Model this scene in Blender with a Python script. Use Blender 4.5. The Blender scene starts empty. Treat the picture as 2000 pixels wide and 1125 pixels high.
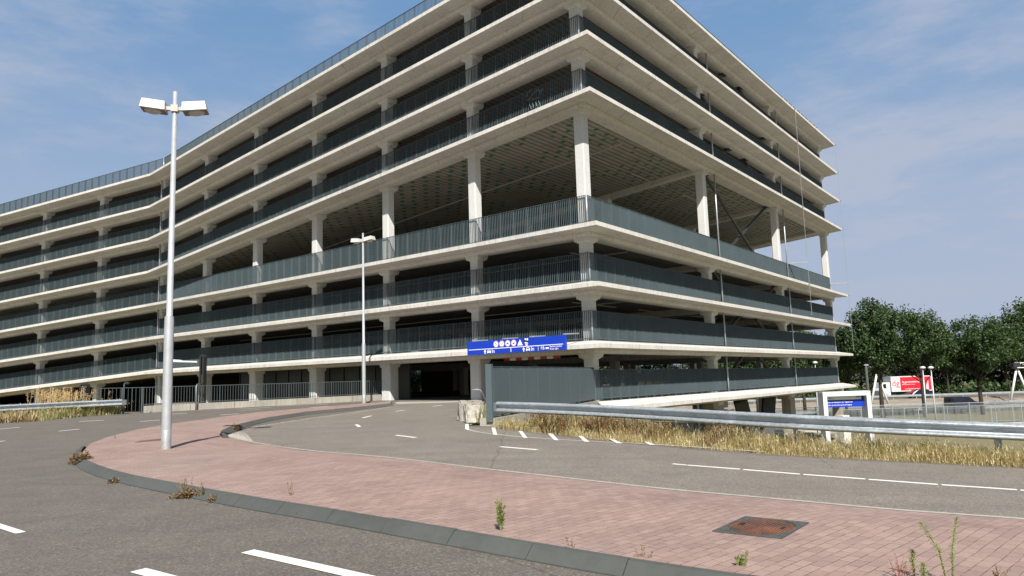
import bpy, math, random
from mathutils import Vector, Matrix
from mathutils.geometry import delaunay_2d_cdt

random.seed(7)
SC = bpy.context.scene
COL = SC.collection
R = math.radians

# ------------------------------------------------------------------ camera
F, PITCH, ROLL, EYE = 1420.1, R(7.068), R(1.822), 1.65
cd = bpy.data.cameras.new("camera"); cam = bpy.data.objects.new("camera", cd); COL.objects.link(cam)
SC.camera = cam
cd.sensor_width = 36.0; cd.lens = 36.0 * F / 2000.0
cd.clip_start = 0.1; cd.clip_end = 3000
cam.location = (0, 0, EYE)
cam.matrix_world = Matrix.Translation((0, 0, EYE)) @ Matrix.Rotation(R(90) + PITCH, 4, 'X') @ Matrix.Rotation(-ROLL, 4, 'Z')

def ray(x, y):
    dx, dy = x - 1000.0, y - 562.5
    u = dx * math.cos(ROLL) - dy * math.sin(ROLL); v = dx * math.sin(ROLL) + dy * math.cos(ROLL)
    xc, zc = u / F, -v / F
    return Vector((xc, math.cos(PITCH) - zc * math.sin(PITCH), math.sin(PITCH) + zc * math.cos(PITCH)))

def at(x, y, Y):
    d = ray(x, y)
    return d * (Y / d.y) + Vector((0, 0, EYE))

def sp(x):
    return 1.5 * math.log1p(math.exp(min(x / 1.5, 30)))

def hroad(X, Y):
    Yc = max(-20.0, min(Y, 60.0))
    return 0.0122 * Yc - 0.041 * min(sp(X), 14.0)

def gp(x, y, lift=0.0, zf=None):
    """point of the paved ground seen at photo pixel x, y"""
    d = ray(x, y); zf = zf or hroad
    lo, hi = 1.0, 400.0
    for _ in range(50):
        m = (lo + hi) / 2; P = d * (m / d.y)
        if P.z + EYE > zf(P.x, P.y) + lift: lo = m
        else: hi = m
    P = d * (lo / d.y)
    return Vector((P.x, P.y, zf(P.x, P.y) + lift))

# ------------------------------------------------------------------ materials
def newmat(name):
    m = bpy.data.materials.new(name); m.use_nodes = True
    nt = m.node_tree; b = nt.nodes['Principled BSDF']
    return m, nt, b

def N(nt, t, **kw):
    n = nt.nodes.new(t)
    for k, v in kw.items():
        if hasattr(n, k): setattr(n, k, v)
        else: n.inputs[k].default_value = v
    return n

def L(nt, a, b): nt.links.new(a, b)

def coords(nt, scale=(1, 1, 1), rot=(0, 0, 0)):
    tc = N(nt, 'ShaderNodeTexCoord'); mp = N(nt, 'ShaderNodeMapping')
    mp.inputs['Scale'].default_value = scale; mp.inputs['Rotation'].default_value = rot
    L(nt, tc.outputs['Object'], mp.inputs['Vector']); return mp.outputs['Vector']

def noise(nt, vec, scale, detail=4, rough=0.6):
    n = N(nt, 'ShaderNodeTexNoise'); n.inputs['Scale'].default_value = scale
    n.inputs['Detail'].default_value = detail; n.inputs['Roughness'].default_value = rough
    L(nt, vec, n.inputs['Vector']); return n.outputs['Fac']

def ramp(nt, fac, stops):
    r = N(nt, 'ShaderNodeValToRGB'); el = r.color_ramp.elements
    while len(el) > 1: el.remove(el[0])
    el[0].position = stops[0][0]; el[0].color = (*stops[0][1], 1)
    for p, c in stops[1:]:
        e = el.new(p); e.color = (*c, 1)
    L(nt, fac, r.inputs['Fac']); return r.outputs['Color']

def mix(nt, fac, a, b, mode='MIX'):
    m = N(nt, 'ShaderNodeMix'); m.data_type = 'RGBA'; m.blend_type = mode
    for s, v in ((m.inputs[0], fac), (m.inputs[6], a), (m.inputs[7], b)):
        if isinstance(v, (int, float)): s.default_value = v
        elif isinstance(v, tuple): s.default_value = (*v, 1)
        else: L(nt, v, s)
    return m.outputs[2]

def bump(nt, b, h, strength=0.3, dist=0.02):
    bn = N(nt, 'ShaderNodeBump'); bn.inputs['Strength'].default_value = strength
    bn.inputs['Distance'].default_value = dist
    L(nt, h, bn.inputs['Height']); L(nt, bn.outputs['Normal'], b.inputs['Normal'])

def g(c, k): return tuple(min(1, x * k) for x in c)

def concrete(name, c, var=0.22, streak=True, rough=0.85):
    m, nt, b = newmat(name)
    v = coords(nt)
    n1 = noise(nt, v, 0.55, 6, 0.65); n2 = noise(nt, v, 9, 5, 0.6)
    col = ramp(nt, n1, [(0.3, g(c, 1 - var)), (0.55, c), (0.75, g(c, 1 + var * .5))])
    col = mix(nt, 0.35, col, ramp(nt, n2, [(0.3, g(c, .72)), (0.6, g(c, 1.08))]))
    if streak:
        vs = coords(nt, (3.2, 3.2, 0.12)); n3 = noise(nt, vs, 2.0, 3, 0.6)
        st = ramp(nt, n3, [(0.46, (1, 1, 1)), (0.60, (.84, .81, .77)), (0.74, (.58, .55, .50))])
        col = mix(nt, 0.62, col, st, 'MULTIPLY')
    L(nt, col, b.inputs['Base Color']); b.inputs['Roughness'].default_value = rough
    bump(nt, b, n2, 0.25, 0.01)
    return m

def paint(name, c, rough=0.45, metal=0.0, var=0.12, sc=2.0):
    m, nt, b = newmat(name)
    v = coords(nt); n1 = noise(nt, v, sc, 5, 0.65)
    L(nt, ramp(nt, n1, [(0.3, g(c, 1 - var)), (0.7, g(c, 1 + var))]), b.inputs['Base Color'])
    b.inputs['Roughness'].default_value = rough; b.inputs['Metallic'].default_value = metal
    if name.startswith('slate'): b.inputs['Specular IOR Level'].default_value = .25
    return m

def asphalt(name="asphalt", k=.80):
    m, nt, b = newmat(name)
    v = coords(nt)
    big = noise(nt, v, 0.12, 5, 0.6); mid = noise(nt, v, 1.1, 6, 0.7); fine = noise(nt, v, 70, 3, 0.8)
    base = ramp(nt, big, [(0.3, g((.114, .099, .083), k)), (0.7, g((.144, .127, .106), k))])
    base = mix(nt, 0.5, base, ramp(nt, mid, [(0.3, g((.098, .086, .074), k)), (0.7, g((.152, .137, .118), k))]))
    vo = N(nt, 'ShaderNodeTexVoronoi'); vo.inputs['Scale'].default_value = 62; L(nt, v, vo.inputs['Vector'])
    sh = N(nt, 'ShaderNodeSeparateColor'); L(nt, vo.outputs['Color'], sh.inputs['Color'])
    st = ramp(nt, sh.outputs[0], [(0.0, (.58, .58, .58)), (0.5, (.97, .97, .96)), (0.85, (1.2, 1.18, 1.13)), (1.0, (1.9, 1.86, 1.74))])
    col = mix(nt, 0.85, base, st, 'MULTIPLY')
    vs = coords(nt, (.16, 1.5, 1), rot=(0, 0, R(-28))); tr = noise(nt, vs, 1.0, 3, .55)
    col = mix(nt, .55, col, ramp(nt, tr, [(.35, (.86, .86, .86)), (.5, (1, 1, 1)), (.68, (1.10, 1.09, 1.07))]), 'MULTIPLY')
    pt_ = noise(nt, v, .45, 5, .75); col = mix(nt, .5, col, ramp(nt, pt_, [(.30, (.80, .79, .78)), (.45, (1, 1, 1)), (.62, (1, 1, 1)), (.75, (1.14, 1.12, 1.08))]), 'MULTIPLY')
    cw = N(nt, 'ShaderNodeTexNoise'); cw.inputs['Scale'].default_value = 1.6; cw.inputs['Detail'].default_value = 6; L(nt, v, cw.inputs['Vector'])
    cv = mix(nt, .16, v, cw.outputs['Color']); ck = N(nt, 'ShaderNodeTexVoronoi'); ck.feature = 'DISTANCE_TO_EDGE'; ck.inputs['Scale'].default_value = .16; L(nt, cv, ck.inputs['Vector'])
    cr = ramp(nt, ck.outputs['Distance'], [(0, (.55, .55, .55)), (.0022, (.72, .72, .72)), (.004, (1, 1, 1))]); col = mix(nt, .75, col, cr, 'MULTIPLY')
    L(nt, col, b.inputs['Base Color']); b.inputs['Roughness'].default_value = 0.82
    bump(nt, b, fine, 0.6, 0.012)
    return m

def bricks(ang):
    m, nt, b = newmat("brick_paving")
    v = coords(nt, rot=(0, 0, ang))
    # slight wander of the courses
    wn = N(nt, 'ShaderNodeTexNoise'); wn.inputs['Scale'].default_value = 1.2; L(nt, v, wn.inputs['Vector'])
    va = N(nt, 'ShaderNodeVectorMath', operation='SCALE'); va.inputs['Scale'].default_value = 0.035
    L(nt, wn.outputs['Color'], va.inputs[0])
    ad = N(nt, 'ShaderNodeVectorMath', operation='ADD'); L(nt, v, ad.inputs[0]); L(nt, va.outputs[0], ad.inputs[1])
    bt = N(nt, 'ShaderNodeTexBrick')
    bt.inputs['Scale'].default_value = 1.0; bt.inputs['Brick Width'].default_value = 0.21
    bt.inputs['Row Height'].default_value = 0.105; bt.inputs['Mortar Size'].default_value = 0.0040
    bt.inputs['Mortar Smooth'].default_value = 0.3; bt.inputs['Bias'].default_value = -.1
    bt.inputs['Color1'].default_value = (.222, .149, .127, 1); bt.inputs['Color2'].default_value = (.280, .195, .164, 1)
    bt.inputs['Mortar'].default_value = (.175, .125, .11, 1)
    L(nt, ad.outputs[0], bt.inputs['Vector'])
    v0 = coords(nt)
    vj = coords(nt, (2.6, 8, 1), rot=(0, 0, R(12))); nj = noise(nt, vj, 1.0, 3, .6)
    jm = N(nt, 'ShaderNodeMapRange'); jm.inputs['From Min'].default_value = .42; jm.inputs['From Max'].default_value = .60; L(nt, nj, jm.inputs['Value'])
    jf = N(nt, 'ShaderNodeMath', operation='MULTIPLY'); L(nt, bt.outputs['Fac'], jf.inputs[0]); L(nt, jm.outputs[0], jf.inputs[1])
    bcol = mix(nt, jf.outputs[0], bt.outputs['Color'], (.045, .032, .027))
    n = noise(nt, v0, 0.7, 6, 0.7); n2 = noise(nt, v0, 45, 3, .7); n3 = noise(nt, v0, 0.25, 4, .6)
    col = mix(nt, 1.0, bcol, ramp(nt, n, [(0.3, (.80, .80, .80)), (0.7, (1.10, 1.09, 1.08))]), 'MULTIPLY')
    col = mix(nt, 0.55, col, ramp(nt, n2, [(0.3, (.8, .8, .8)), (0.7, (1.15, 1.15, 1.15))]), 'MULTIPLY')
    gm = N(nt, 'ShaderNodeMapRange'); gm.inputs['From Min'].default_value = .5; gm.inputs['From Max'].default_value = .72
    gm.inputs['To Max'].default_value = .45
    L(nt, n3, gm.inputs['Value']); col = mix(nt, gm.outputs[0], col, (.235, .19, .165))
    L(nt, col, b.inputs['Base Color']); b.inputs['Roughness'].default_value = 0.85
    bm_ = N(nt, 'ShaderNodeMath', operation='MULTIPLY'); bm_.inputs[1].default_value = -1
    L(nt, bt.outputs['Fac'], bm_.inputs[0]); bump(nt, b, bm_.outputs[0], 0.5, 0.006)
    return m

def leafmat(name, stops, trans=0.3):
    m, nt, b = newmat(name)
    gm = N(nt, 'ShaderNodeNewGeometry')
    col = ramp(nt, gm.outputs['Random Per Island'], stops)
    L(nt, col, b.inputs['Base Color']); b.inputs['Roughness'].default_value = 0.6
    tr = N(nt, 'ShaderNodeBsdfTranslucent'); L(nt, mix(nt, 1.0, col, (1.1, 1.15, .6), 'MULTIPLY'), tr.inputs['Color'])
    mx = N(nt, 'ShaderNodeMixShader'); mx.inputs[0].default_value = trans
    L(nt, b.outputs[0], mx.inputs[1]); L(nt, tr.outputs[0], mx.inputs[2])
    L(nt, mx.outputs[0], nt.nodes['Material Output'].inputs['Surface'])
    return m

TR_, TM_ = 0.9132, 0.674          # headings of the two main faces of the garage
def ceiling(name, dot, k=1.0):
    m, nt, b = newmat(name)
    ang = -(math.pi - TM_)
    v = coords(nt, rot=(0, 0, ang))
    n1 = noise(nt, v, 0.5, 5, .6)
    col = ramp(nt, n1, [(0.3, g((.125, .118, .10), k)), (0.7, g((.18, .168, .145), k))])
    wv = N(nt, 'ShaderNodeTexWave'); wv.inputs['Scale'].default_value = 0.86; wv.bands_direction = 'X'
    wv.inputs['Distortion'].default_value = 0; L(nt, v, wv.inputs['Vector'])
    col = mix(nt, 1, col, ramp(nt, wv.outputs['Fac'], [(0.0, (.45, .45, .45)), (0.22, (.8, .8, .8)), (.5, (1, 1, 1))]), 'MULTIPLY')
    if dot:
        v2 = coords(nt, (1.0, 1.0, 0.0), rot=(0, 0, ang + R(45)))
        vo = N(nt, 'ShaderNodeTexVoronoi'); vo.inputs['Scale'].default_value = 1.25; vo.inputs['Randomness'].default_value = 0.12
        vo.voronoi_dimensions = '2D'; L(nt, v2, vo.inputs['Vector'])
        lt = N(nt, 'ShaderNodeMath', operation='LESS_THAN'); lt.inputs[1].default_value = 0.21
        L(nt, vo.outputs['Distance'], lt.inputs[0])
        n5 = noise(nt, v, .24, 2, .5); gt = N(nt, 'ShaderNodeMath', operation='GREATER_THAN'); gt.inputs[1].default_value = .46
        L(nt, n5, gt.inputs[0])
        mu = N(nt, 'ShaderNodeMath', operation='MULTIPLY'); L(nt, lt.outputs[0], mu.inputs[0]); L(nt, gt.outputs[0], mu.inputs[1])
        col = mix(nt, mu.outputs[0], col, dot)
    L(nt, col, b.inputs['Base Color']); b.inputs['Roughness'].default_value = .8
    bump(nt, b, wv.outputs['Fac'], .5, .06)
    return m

def ground_mat():
    m, nt, b = newmat("dry_ground")
    v = coords(nt); n1 = noise(nt, v, .09, 6, .65); n2 = noise(nt, v, 2.5, 5, .7); n3 = noise(nt, v, 30, 3, .7)
    col = ramp(nt, n1, [(.3, (.11, .105, .045)), (.5, (.17, .145, .07)), (.7, (.075, .09, .032))])
    col = mix(nt, .5, col, ramp(nt, n2, [(.3, (.07, .065, .035)), (.7, (.24, .20, .11))]))
    col = mix(nt, .4, col, ramp(nt, n3, [(.3, (.5, .5, .5)), (.7, (1.2, 1.2, 1.2))]), 'MULTIPLY')
    L(nt, col, b.inputs['Base Color']); b.inputs['Roughness'].default_value = .95
    bump(nt, b, n3, .6, .03)
    return m

def galv(name, c=(.44, .48, .51)):
    m, nt, b = newmat(name)
    v = coords(nt); n1 = noise(nt, v, 1.5, 6, .7); n2 = noise(nt, v, 14, 4, .6)
    col = ramp(nt, n1, [(.3, g(c, .72)), (.6, c), (.75, g(c, 1.25))])
    col = mix(nt, .35, col, ramp(nt, n2, [(.35, (.6, .6, .6)), (.62, (1.1, 1.1, 1.1)), (.72, (1.4, 1.4, 1.4))]), 'MULTIPLY')
    L(nt, col, b.inputs['Base Color']); b.inputs['Metallic'].default_value = .55
    L(nt, ramp(nt, n2, [(.3, (.35, .35, .35)), (.7, (.55, .55, .55))]), b.inputs['Roughness'])
    return m

M = {}
M['concrete'] = concrete("facade_concrete", (.52, .505, .475))
M['column'] = concrete("column_concrete", (.51, .51, .50), .08, False)
M['floor'] = concrete("floor_concrete", (.22, .21, .195), streak=False)
M['old_concrete'] = concrete("weathered_concrete", (.30, .28, .245), .35)
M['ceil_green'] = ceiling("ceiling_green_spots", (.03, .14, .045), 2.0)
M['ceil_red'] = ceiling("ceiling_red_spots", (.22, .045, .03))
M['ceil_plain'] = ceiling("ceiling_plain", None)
M['bar'] = paint("slate_green_coating", (.068, .092, .103), .48, 0.0, .10, .6)
M['fence'] = paint("fence_coating", (.050, .066, .070), .5, 0.0, .10, .6)
M['galv'] = galv("galvanised_steel")
M['pole'] = paint("brushed_aluminium", (.46, .47, .49), .42, .5, .10, 6)
M['sleeve'] = paint("grey_sleeve", (.30, .31, .31), .5, .3, .2, 8)
M['white'] = paint("white_coating", (.56, .56, .55), .4)
M['lampw'] = concrete("lamp_housing_white", (.55, .545, .52), .15, True, .4)
M['lens'] = paint("lamp_diffuser", (.42, .40, .36), .2)
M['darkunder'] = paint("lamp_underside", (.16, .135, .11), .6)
M['black'] = paint("black_steel", (.02, .021, .022), .45)
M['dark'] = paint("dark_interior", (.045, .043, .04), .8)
M['dglass'] = paint("dark_glass", (.012, .016, .018), .35)
M['glass_car'] = paint("car_glass", (.01, .012, .014), .05)
M['asphalt'] = asphalt(); M['asphalt_pale'] = asphalt("asphalt_pale", 1.16)
M['ground'] = ground_mat()
M['kerb'] = concrete("kerb_stone", (.056, .061, .056), .35, False)
M['kerb_old'] = concrete("kerb_stone_dark", (.062, .062, .058), .25, False)
M['line'] = concrete("road_paint", (.62, .61, .57), .10, False, .6)
M['line_worn'] = concrete("road_paint_worn", (.32, .30, .265), .25, False, .7)
M['blue'] = paint("sign_blue", (.004, .036, .40), .4, 0, .05)
M['signwhite'] = paint("sign_white", (.82, .82, .80), .4, 0, .03)
M['signred'] = paint("sign_red", (.50, .03, .04), .4)
M['signgrey'] = paint("sign_pale_ring", (.45, .30, .36), .4)
M['signblack'] = paint("sign_black", (.015, .015, .015), .4)
M['signgreen'] = paint("sign_green", (.18, .42, .12), .4)
M['truckred'] = paint("truck_red", (.52, .012, .03), .35)
M['carblue'] = paint("navy_paint", (.006, .009, .022), .2)
M['tyre'] = paint("rubber", (.02, .02, .02), .8)
M['iron'] = paint("iron_frame", (.075, .075, .07), .6, .3, .3, 12)
M['gravel'] = leafmat("pale_gravel", [(0, (.13, .12, .105)), (.5, (.26, .245, .21)), (1, (.38, .36, .32))], 0)
M['bark'] = paint("bark", (.035, .028, .02), .9, 0, .3, 5)
M['leaf'] = leafmat("oak_leaves", [(0, (.014, .033, .010)), (.5, (.032, .068, .016)), (.85, (.055, .098, .024)), (1, (.085, .125, .036))], .32)
M['leaf_dark'] = leafmat("dark_leaves", [(0, (.008, .018, .007)), (.6, (.016, .032, .010)), (1, (.030, .05, .014))], .15)
M['straw'] = leafmat("dry_grass", [(0, (.24, .15, .065)), (.18, (.42, .32, .17)), (.5, (.60, .495, .30)), (.88, (.70, .61, .42)), (.95, (.27, .27, .10)), (1, (.17, .20, .06))], .35)
M['straw_green'] = leafmat("half_dry_grass", [(0, (.32, .24, .09)), (.4, (.50, .40, .17)), (.7, (.24, .26, .08)), (1, (.14, .20, .05))], .35)
M['weed'] = leafmat("weed_green", [(0, (.12, .15, .04)), (.6, (.22, .25, .08)), (1, (.34, .34, .14))], .3)
M['weed_brown'] = leafmat("weed_brown", [(0, (.06, .028, .014)), (.5, (.15, .078, .032)), (.85, (.30, .20, .085)), (1, (.17, .18, .055))], .25)
M['weed_red'] = leafmat("weed_rust", [(0, (.20, .07, .04)), (1, (.33, .15, .09))], .25)
M['cable'] = paint("cable_grey", (.22, .23, .24), .5)
M['tube'] = paint("light_fitting", (.42, .41, .38), .4)

def rust():
    m, nt, b = newmat("rusty_cover")
    v = coords(nt); n = noise(nt, v, 2.2, 5, .7); n2 = noise(nt, v, 25, 4, .7)
    col = ramp(nt, n, [(.36, (.050, .049, .046)), (.48, (.125, .055, .033)), (.64, (.21, .08, .044))])
    col = mix(nt, .5, col, ramp(nt, n2, [(.3, (.5, .5, .5)), (.7, (1.3, 1.3, 1.3))]), 'MULTIPLY')
    L(nt, col, b.inputs['Base Color']); b.inputs['Roughness'].default_value = .75; b.inputs['Metallic'].default_value = .2
    return m
M['rust'] = rust()

def mesh_fence_mat():
    m, nt, b = newmat("wire_mesh")
    v = coords(nt); w1 = N(nt, 'ShaderNodeTexWave'); w1.inputs['Scale'].default_value = 3.2; w1.bands_direction = 'X'; L(nt, v, w1.inputs['Vector'])
    b.inputs['Base Color'].default_value = (.20, .22, .22, 1); b.inputs['Roughness'].default_value = .5
    tp = N(nt, 'ShaderNodeBsdfTransparent'); mx = N(nt, 'ShaderNodeMixShader')
    th = N(nt, 'ShaderNodeMath', operation='GREATER_THAN'); th.inputs[1].default_value = .93; L(nt, w1.outputs['Fac'], th.inputs[0])
    L(nt, th.outputs[0], mx.inputs[0]); L(nt, tp.outputs[0], mx.inputs[1]); L(nt, b.outputs[0], mx.inputs[2])
    L(nt, mx.outputs[0], nt.nodes['Material Output'].inputs['Surface'])
    return m
M['mesh'] = mesh_fence_mat()

# ------------------------------------------------------------------ mesh helpers
class MB:
    def __init__(s): s.v = []; s.f = []; s.mi = []; s.cur = 0
    def add(s, vs, fs):
        o = len(s.v); s.v += [tuple(p) for p in vs]
        s.f += [tuple(i + o for i in f) for f in fs]; s.mi += [s.cur] * len(fs); return s
    def hexa(s, b, t):
        """b, t: four bottom / top corners, counter-clockwise"""
        return s.add(list(b) + list(t), [(3, 2, 1, 0), (4, 5, 6, 7), (0, 1, 5, 4), (1, 2, 6, 5), (2, 3, 7, 6), (3, 0, 4, 7)])
    def box(s, c, sx, sy, sz, ax=(1, 0, 0), ay=None, az=(0, 0, 1)):
        """box centred at c with full sizes along the axes"""
        c = Vector(c); ax = Vector(ax).normalized(); az = Vector(az).normalized()
        ay = Vector(ay).normalized() if ay is not None else az.cross(ax).normalized()
        hx, hy, hz = ax * sx / 2, ay * sy / 2, az * sz / 2
        b = [c - hx - hy - hz, c + hx - hy - hz, c + hx + hy - hz, c - hx + hy - hz]
        return s.hexa(b, [p + hz * 2 for p in b])
    def bar(s, a, b, w, h, up=(0, 0, 1)):
        a, b = Vector(a), Vector(b); ax = (b - a); l = ax.length; ax.normalize()
        up = Vector(up)
        if abs(ax.dot(up)) > .98: up = Vector((1, 0, 0))
        ay = up.cross(ax).normalized(); az = ax.cross(ay).normalized()
        return s.box((a + b) / 2, l, w, h, ax, ay, az)
    def tube(s, pts, rad, n=10, caps=True):
        pts = [Vector(p) for p in pts]
        if not isinstance(rad, (list, tuple)): rad = [rad] * len(pts)
        vs = []; fs = []
        for i, p in enumerate(pts):
            d = (pts[min(i + 1, len(pts) - 1)] - pts[max(i - 1, 0)]).normalized()
            u = d.cross(Vector((0, 0, 1)));
            if u.length < .01: u = Vector((1, 0, 0))
            u.normalize(); w = d.cross(u)
            for k in range(n):
                a = 2 * math.pi * k / n; vs.append(p + (u * math.cos(a) + w * math.sin(a)) * rad[i])
        for i in range(len(pts) - 1):
            for k in range(n):
                k2 = (k + 1) % n; fs.append((i * n + k, i * n + k2, (i + 1) * n + k2, (i + 1) * n + k))
        if caps:
            fs.append(tuple(range(n - 1, -1, -1))); o = (len(pts) - 1) * n; fs.append(tuple(range(o, o + n)))
        return s.add(vs, fs)
    def prism(s, pa, pb):
        """closed loft between two matching polygons"""
        n = len(pa); fs = [tuple(range(n - 1, -1, -1)), tuple(range(n, 2 * n))]
        for k in range(n): fs.append((k, (k + 1) % n, n + (k + 1) % n, n + k))
        return s.add(list(pa) + list(pb), fs)
    def build(s, name, mats, parent=None, smooth=False, recalc=True):
        me = bpy.data.meshes.new(name); me.from_pydata(s.v, [], s.f)
        ml = mats if isinstance(mats, (list, tuple)) else [mats]
        for m in ml: me.materials.append(m)
        if len(ml) > 1: me.polygons.foreach_set('material_index', s.mi)
        if recalc:
            import bmesh
            bm = bmesh.new(); bm.from_mesh(me); bmesh.ops.recalc_face_normals(bm, faces=bm.faces[:]); bm.to_mesh(me); bm.free()
        if smooth: me.polygons.foreach_set('use_smooth', [True] * len(me.polygons))
        me.update()
        o = bpy.data.objects.new(name, me); COL.objects.link(o)
        if parent is not None: o.parent = parent
        return o

def tag(o, label=None, cat=None, group=None, kind=None):
    if label: o['label'] = label
    if cat: o['category'] = cat
    if group: o['group'] = group
    if kind: o['kind'] = kind
    return o

def thing(name, loc, label, cat, group=None, rz=0):
    o = bpy.data.objects.new(name, None); COL.objects.link(o)
    o.location = loc; o.rotation_euler = (0, 0, rz); o.empty_display_size = .3
    return tag(o, label, cat, group)

def copy_tree(o, parent=None):
    kids = [c for c in o.children]
    c = o.copy(); COL.objects.link(c)
    if parent is not None: c.parent = parent
    for k in kids: copy_tree(k, c)
    return c

def text_mesh(name, body, size, mat, parent, mw, align='CENTER', shear=0):
    """flat lettering, mw puts the text's local xy plane into the parent's space"""
    cu = bpy.data.curves.new(name, 'FONT'); cu.body = body; cu.size = size; cu.align_x = align; cu.align_y = 'CENTER'
    cu.extrude = 0.002; cu.resolution_u = 3
    t = bpy.data.objects.new(name, cu); COL.objects.link(t)
    bpy.context.view_layer.update()
    me = bpy.data.meshes.new_from_object(t.evaluated_get(bpy.context.evaluated_depsgraph_get()))
    bpy.data.objects.remove(t); bpy.data.curves.remove(cu)
    me.name = name; me.transform(mw); me.materials.clear(); me.materials.append(mat)
    o = bpy.data.objects.new(name, me); COL.objects.link(o); o.parent = parent
    return o

def on_line0(x, y, A, D):
    d = ray(x, y); n = Vector((-D.y, D.x)); s = n.dot(A) / n.dot(Vector((d.x, d.y))); return d * s + Vector((0, 0, EYE))
V2 = lambda x, y: Vector((x, y))
def V3(p, z): return Vector((p[0], p[1], z))
def isect(p, d, q, e):
    den = d[0] * e[1] - d[1] * e[0]; w = q - p
    return p + d * ((w[0] * e[1] - w[1] * e[0]) / den)

# ------------------------------------------------------------------ garage plan
C0_ = V2(3.8211, 35.8848)
DR = V2(math.cos(TR_), math.sin(TR_)); DM = V2(-math.cos(TM_), math.sin(TM_))
TL_ = R(23.1); DL = V2(-math.cos(TL_), math.sin(TL_))
NR = V2(math.sin(TR_), -math.cos(TR_)); NM = V2(-math.sin(TM_), -math.cos(TM_)); NL = V2(-math.sin(TL_), -math.cos(TL_))
BM, OV, RL = 7.366, 1.623, 45.82
C = C0_ + (DR + DM) * .14
C6 = C + DM * BM * 6
LLEN = 62.0

def verts_at(u):
    a = C + DR * (RL - u)
    rend = isect(a, DM, C + NR * (OV - u), DR)
    cn = isect(C + NR * (OV - u), DR, C + NM * (OV - u), DM)
    kn = isect(C + NM * (OV - u), DM, C6 + NL * (OV - u), DL)
    lend = C6 + DL * LLEN + NL * (OV - u)
    bend = rend + DM * 44.0
    return [bend, rend, cn, kn, lend]

zc = {1: 2.93, 2: 5.83, 3: 8.73, 5: 15.37, 6: 18.27, 7: 21.17, 8: 24.07}
zk = {1: 2.97, 2: 5.87, 3: 8.77, 5: 11.67, 6: 14.57, 7: 17.47, 8: 20.37}
LS = -0.0617
ZV = {k: [zk[k], zc[k] - .157, zc[k], zk[k], zk[k] + LS * LLEN] for k in zc}
ZV[0] = [0.05, -0.256, -0.03, 0.07, 0.07]

def seg_z(fl, seg, P):
    """bottom-of-fascia height of floor fl above plan point P measured along a facade segment"""
    v = verts_at(OV); a, b = v[seg], v[seg + 1]
    t = (P - a).dot(b - a) / (b - a).length_squared
    return ZV[fl][seg] * (1 - t) + ZV[fl][seg + 1] * t

garage = thing("parking_garage", (C.x, C.y, 0), "long multi-storey concrete parking garage with slate railings and one double-height storey", "parking garage")
GM = Matrix.Translation((-C.x, -C.y, 0))
def gbuild(mb, name, mat, parent=None, smooth=False):
    mb.v = [(x - C.x, y - C.y, z) for x, y, z in mb.v]
    return mb.build(name, mat, parent or garage, smooth)

SEGN = ['rear', 'side', 'front', 'wing']
RAILU = 1.27
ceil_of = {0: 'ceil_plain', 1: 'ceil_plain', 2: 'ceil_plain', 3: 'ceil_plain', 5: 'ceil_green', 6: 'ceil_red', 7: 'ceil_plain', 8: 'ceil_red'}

def lerp3(a, b, t): return a + (b - a) * t

def rail_run(A, B, hgt, mb, tplates=None, spacing=.115, depth=.05, foot=True, under=.05):
    """a run of upright flat bars between A and B (3D points on the floor edge)"""
    d = B - A; l2 = Vector((d.x, d.y, 0)).length; dh = Vector((d.x, d.y, 0)) / l2; nrm = Vector((-dh.y, dh.x, 0))
    n = max(2, int(l2 / spacing))
    for i in range(n + 1):
        p = A + d * (i / n); post = (i % 8 == 0)
        w = .020 if post else .011; dp = .085 if post else depth
        z0 = -.0 if not post else -under
        hx, hy = dh * w / 2, nrm * dp / 2
        b = [p - hx - hy, p + hx - hy, p + hx + hy, p - hx + hy]
        mb.hexa([q + Vector((0, 0, z0)) for q in b], [q + Vector((0, 0, hgt)) for q in b])
        if post and foot:
            mb.box(p + Vector((0, 0, .06)), .15, .03, .17, dh, nrm)
    up = Vector((0, 0, 1))
    off = nrm * 0
    mb.bar(A + up * (hgt + .008), B + up * (hgt + .008), .065, .014)
    mb.bar(A + up * .075 + nrm * .034, B + up * .075 + nrm * .034, .014, .05)

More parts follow.
